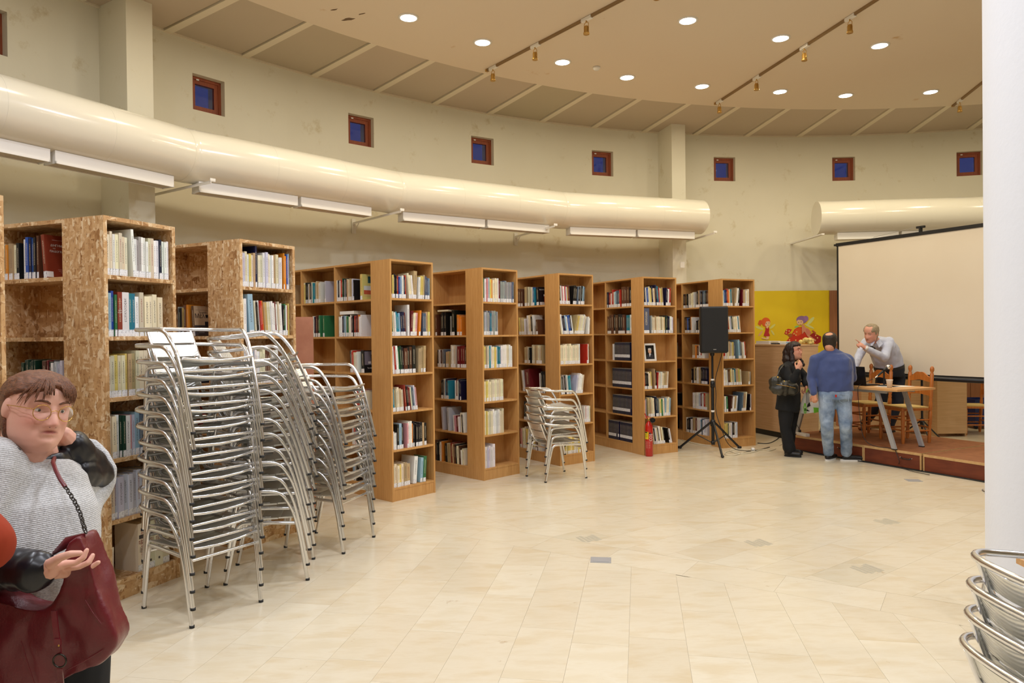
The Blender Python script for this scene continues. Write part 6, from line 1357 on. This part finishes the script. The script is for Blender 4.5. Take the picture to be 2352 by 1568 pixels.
# carrier bag in her hand
q = P(1854, 897, 9.58); cb = empty('carrier_bag', q, R_(10)); tag(cb, 'white, black and green carrier bag with green handles held by the dark-haired woman', 'bag')
def cbag(b, c, poly, y): b.col = rgb(*c); b.prism(poly, y, y+.004, Matrix.Rotation(PI/2, 4, 'X'))
sc = lambda pts: [((x-560)/865., -(y-640)/865.) for x, y in pts]
part(lambda b: (b.loft([[V(-.07, -.05, -.30), V(.16, -.05, -.28), V(.16, .05, -.28), V(-.07, .05, -.30)], [V(-.08, -.045, -.2), V(.165, -.045, -.16), V(.165, .045, -.16), V(-.08, .045, -.2)], [V(-.03, -.02, -.03), V(.08, -.02, -.05), V(.08, .02, -.05), V(-.03, .02, -.03)]], smooth=False)), 'bag_body', 'white_plastic', cb)
part(lambda b: b.prism(sc([(610, 830), (700, 840), (700, 880), (615, 895)]), .047, .056, Matrix.Rotation(PI/2, 4, 'X')), 'green_patch', 'green_plastic', cb)
part(lambda b: (b.prism(sc([(535, 800), (560, 770), (570, 810), (530, 825)]), .047, .055, Matrix.Rotation(PI/2, 4, 'X')), b.prism(sc([(500, 835), (560, 870), (500, 868)]), .047, .0555, Matrix.Rotation(PI/2, 4, 'X'))), 'black_patch', 'black_plastic', cb)
part(lambda b: b.loft([[V(-.05, -.05, -.16), V(.0, -.055, -.15), V(.0, -.045, -.15), V(-.05, -.04, -.16)], [V(-.03, -.035, -.02), V(.0, -.035, -.02), V(.0, -.02, -.02), V(-.03, -.02, -.02)]], smooth=False), 'grey_panel', 'grey_enamel', cb)
part(lambda b: b.tube([(-.03, -.03, -.02), (-.01, -.02, .02), (.03, -.02, .02), (.07, -.02, -.04)], .007, 6), 'handle', 'green_plastic', cb)
part(lambda b: b.tube([(-.07, -.055, -.16), (-.09, -.06, -.22), (-.08, -.06, -.29), (-.06, -.06, -.29), (-.055, -.06, -.22), (-.065, -.055, -.16)], .006, 6), 'handle', 'green_plastic', cb)

# ---------------------------------------------------------------- man in the blue sweater, back to the room
Y0 = 9.10; H = head_matrix(P(1906, 785, Y0), 56, -6, 0, 1.0); az = 62
def toground(px, py, z=.0): q = at_z(px, py, z); return q
aL, aR = at_z(1903, 1057, .0), at_z(1944, 1058, .0)
J = dict(ground=V((aL.x+aR.x)/2, (aL.y+aR.y)/2, 0), neck=P(1909, 806, Y0), torso=[(P(1917, 898, Y0), .205, .145), (P(1916, 880, Y0), .215, .155), (P(1914, 850, Y0), .225, .155), (P(1911, 826, Y0), .215, .13), (P(1910, 812, Y0), .13, .09)],
  shL=P(1873, 826, 9.12), elL=P(1864, 868, 9.15), wrL=P(1869, 904, 9.05), hdL=V(.08, -.1, -1), pnL=V(.7, .7, 0), curlL=(1.2, 1.3, 1.3, 1.3), shR=P(1948, 826, 9.08), elR=P(1957, 868, 9.2), wrR=P(1950, 872, 9.42), hdR=V(.1, 1, .1), pnR=V(-1, 0, 0),
  hipL=P(1899, 905, Y0), knL=P(1899, 978, 9.1), anL=aL+V(0, .0, .11), hipR=P(1936, 905, Y0), knR=P(1943, 978, 9.05), anR=aR+V(0, .0, .11))
mn = figure('man seen from behind in blue sweater and faded jeans before the stage', H, az, J, (206, 148, 118), dict(top='blue_sweat', topname='sweater', leg='denim', legname='jeans', puff=1.04, flare=1.08))
def rule(p):
    lim = .05 if p.y > .03 else (-.02 if p.y > -.01 else -.20)
    k = max(0., min(1., (p.z-lim)/.01+.5)); bald = (p-V(0, -.058, .098)).length
    return k*max(0., min(1., (bald-.040)/.008))
hair_shell(H, 'hair', 'black_hair', mn, rule, .010, 1.04, 44, 56, .006, None, 2, wrinkle(60, .003))
b = MB(); torso(b, [(P(1917, 897, Y0), .195, .14), (P(1917, 889, Y0), .20, .145)], az); remesh(b, 'sweater_hem', 'blue_sweat', .012, mn, 2)
lat = V(math.sin(R_(az)), -math.cos(R_(az)), 0); fwd = V(math.cos(R_(az)), math.sin(R_(az)), 0)
for s, px in ((-1, 1899), (1, 1938)):
    q = P(px, 915, 8.93)-mn.location; part(lambda b: b.tube([q+lat*-.055+V(0, -.012, .05), q+lat*.055+V(0, -.012, .05), q+lat*.05+V(0, -.01, -.04), q+V(0, -.012, -.065), q+lat*-.05+V(0, -.01, -.04), q+lat*-.055+V(0, -.012, .05)], .003, 5), 'back_pocket', 'denim', mn)
q = P(1920, 909, 8.92)-mn.location; part(lambda b: b.box(tuple(q-V(.009, .004, .016)), tuple(q+V(.009, .004, .016))), 'red_label', 'red_enamel', mn)
shoes(mn, [aL+V(.02, .02, 0)], 40, 'black_plastic', .27, 'white_rubber'); shoes(mn, [aR+V(.03, .0, 0)], -8, 'black_plastic', .28, 'white_rubber')

# ---------------------------------------------------------------- man in the pale blue shirt leaning over the table
Y0 = 10.0; H = head_matrix(P(2001, 765, Y0), -150, -14, -6, 1.06); az = -150
fR, fL = at_z(1994, 987, ZS), at_z(2046, 992, ZS)
J = dict(ground=V((fL.x+fR.x)/2, (fL.y+fR.y)/2, ZS), neck=P(2014, 784, 10.12), torso=[(P(2043, 848, 10.35), .19, .15), (P(2040, 830, 10.33), .195, .165), (P(2032, 808, 10.27), .205, .155), (P(2023, 792, 10.2), .20, .125), (P(2016, 783, 10.15), .12, .08)],
  shL=P(2042, 785, 10.12), elL=P(2031, 822, 9.92), wrL=P(1988, 799, 9.78), hdL=V(-.35, 0, .25), pnL=V(-.2, .6, -.5), curlL=(.0, 1.3, 1.4, 1.4), shR=P(1990, 786, 10.28), elR=P(1974, 815, 10.2), wrR=P(1962, 848, 10.05), hdR=V(-.2, -.4, -.6), pnR=V(0, .5, -1),
  hipR=P(2030, 862, 10.32), knR=P(2024, 920, 10.3), anR=fR+V(0, .1, .10), hipL=P(2060, 862, 10.42), knL=P(2062, 920, 10.3), anL=fL+V(0, .02, .10), stub=rgb(180, 120, 100))
sp = figure('man in pale blue shirt leaning over the table with raised index finger', H, az, J, (216, 160, 138), dict(top='blue_shirt', topname='shirt', leg='navy_cloth', legname='trousers', tuck=1))
face_parts(sp, H, (70, 60, 50), 'grey_hair', hi=False, browz=.026)
def rule(p):
    lim = .100 if p.y > .0 and abs(p.x) < .05 else (.03 if p.y > .03 else (-.01 if p.y > -.01 else -.09))
    return max(0., min(1., (p.z-lim)/.01+.5))
hair_shell(H, 'hair', 'grey_hair', sp, rule, .009, 1.04, 44, 56, .006, None, 2, wrinkle(60, .004))
part(lambda b: b.ball(H @ V(0, .082, -.070)-sp.location, (.012, .006, .008), 10, 6), 'open_mouth', 'pupil', sp)
for s in (1, -1):
    part(lambda b: b.add([P(2014+s*6, 779, 10.0)-sp.location, P(2014+s*14, 789, 9.97)-sp.location, P(2010+s*9, 798, 9.93)-sp.location, P(2011+s*2, 786, 9.93)-sp.location]+[P(2014+s*6, 779, 10.0)-sp.location+V(0, .012, 0), P(2014+s*14, 789, 9.97)-sp.location+V(0, .012, 0), P(2010+s*9, 798, 9.93)-sp.location+V(0, .012, 0), P(2011+s*2, 786, 9.93)-sp.location+V(0, .012, 0)], [(0, 1, 2, 3), (7, 6, 5, 4), (0, 4, 5, 1), (1, 5, 6, 2), (2, 6, 7, 3), (3, 7, 4, 0)]), 'collar_flap', 'blue_shirt', sp)
q = P(2002, 798, 9.86)-sp.location; part(lambda b: (b.ball(q, (.030, .010, .026), 12, 8), b.ball(q+V(.03, 0, -.015), (.026, .010, .024), 12, 8)), 'hanging_sunglasses', 'black_plastic', sp)
wr = J['wrL']; wt = empty('wrist_watch', wr); tag(wt, 'silver wrist watch with pale dial on the pointing man', 'watch')
part(lambda b: b.lathe([(.0, -.034), (.019, -.034), (.021, -.038), (.019, -.044), (0, -.044)], 18, Matrix.Rotation(R_(-80), 4, 'X') @ Matrix.Scale(1, 4)), 'dial', 'white_plastic', wt)
dd = (J['wrL']-J['elL']).normalized(); u = dd.cross(V(0, 0, 1)).normalized(); w2 = dd.cross(u)
part(lambda b: b.tube([u*(.036*math.cos(t))+w2*(.036*math.sin(t)) for t in [2*PI*k/20 for k in range(21)]], .007, 6, False), 'strap', 'chrome', wt)
shoes(sp, [fR+V(.0, .05, 0), fL], -150, 'brown_laminate', .27)
part(lambda b: torso(b, [(P(2042, 845, 10.345)-sp.location, .206, .166), (P(2041, 839, 10.34)-sp.location, .206, .168)], az), 'belt', 'rubber', sp)

# ---------------------------------------------------------------- person cut by the left frame edge, orange sweater
q = P(-430, 1000, 1.62); H = head_matrix(V(q.x-.05, 1.62, 1.52), -20, 0, 0, 1.0); az = -30
T = lambda z: V(q.x-.05, 1.66, z)
J = dict(ground=V(q.x-.05, 1.66, 0), neck=T(1.38), torso=[(T(.92), .19, .14), (T(1.05), .18, .14), (T(1.2), .19, .14), (T(1.3), .18, .12), (T(1.36), .11, .08)],
  shR=T(1.30)+V(-.1, -.16, 0), elR=T(1.06)+V(-.14, -.2, 0), wrR=T(.95)+V(.0, -.30, 0), hdR=V(.3, -.1, 0), pnR=V(0, 0, 1), shL=P(-230, 1080, 1.72), elL=P(-38, 1250, 1.70), wrL=P(-190, 1345, 1.60), hdL=V(-.5, -.3, -.1), pnL=V(0, 0, 1),
  hipR=T(.88)+V(-.05, -.08, 0), knR=T(.48)+V(-.05, -.08, 0), anR=T(.1)+V(-.05, -.08, 0), hipL=T(.88)+V(.05, .08, 0), knL=T(.48)+V(.05, .08, 0), anL=T(.1)+V(.05, .08, 0))
og = figure('person in an orange sweater, only an elbow showing at the left frame edge', H, az, J, (214, 160, 136), dict(top='orange_knit', topname='sweater', leg='black_cloth', legname='trousers', puff=1.15), voxel=.012)
hair_shell(H, 'hair', 'dark_hair', og, lambda p: 1. if p.z > (.055 if p.y > .03 else -.09) else 0., .012, 1., 30, 36, .009, None, 3)
shoes(og, [J['anR'].xy.to_3d(), J['anL'].xy.to_3d()], az)
bpy.data.objects.get('temp_src')
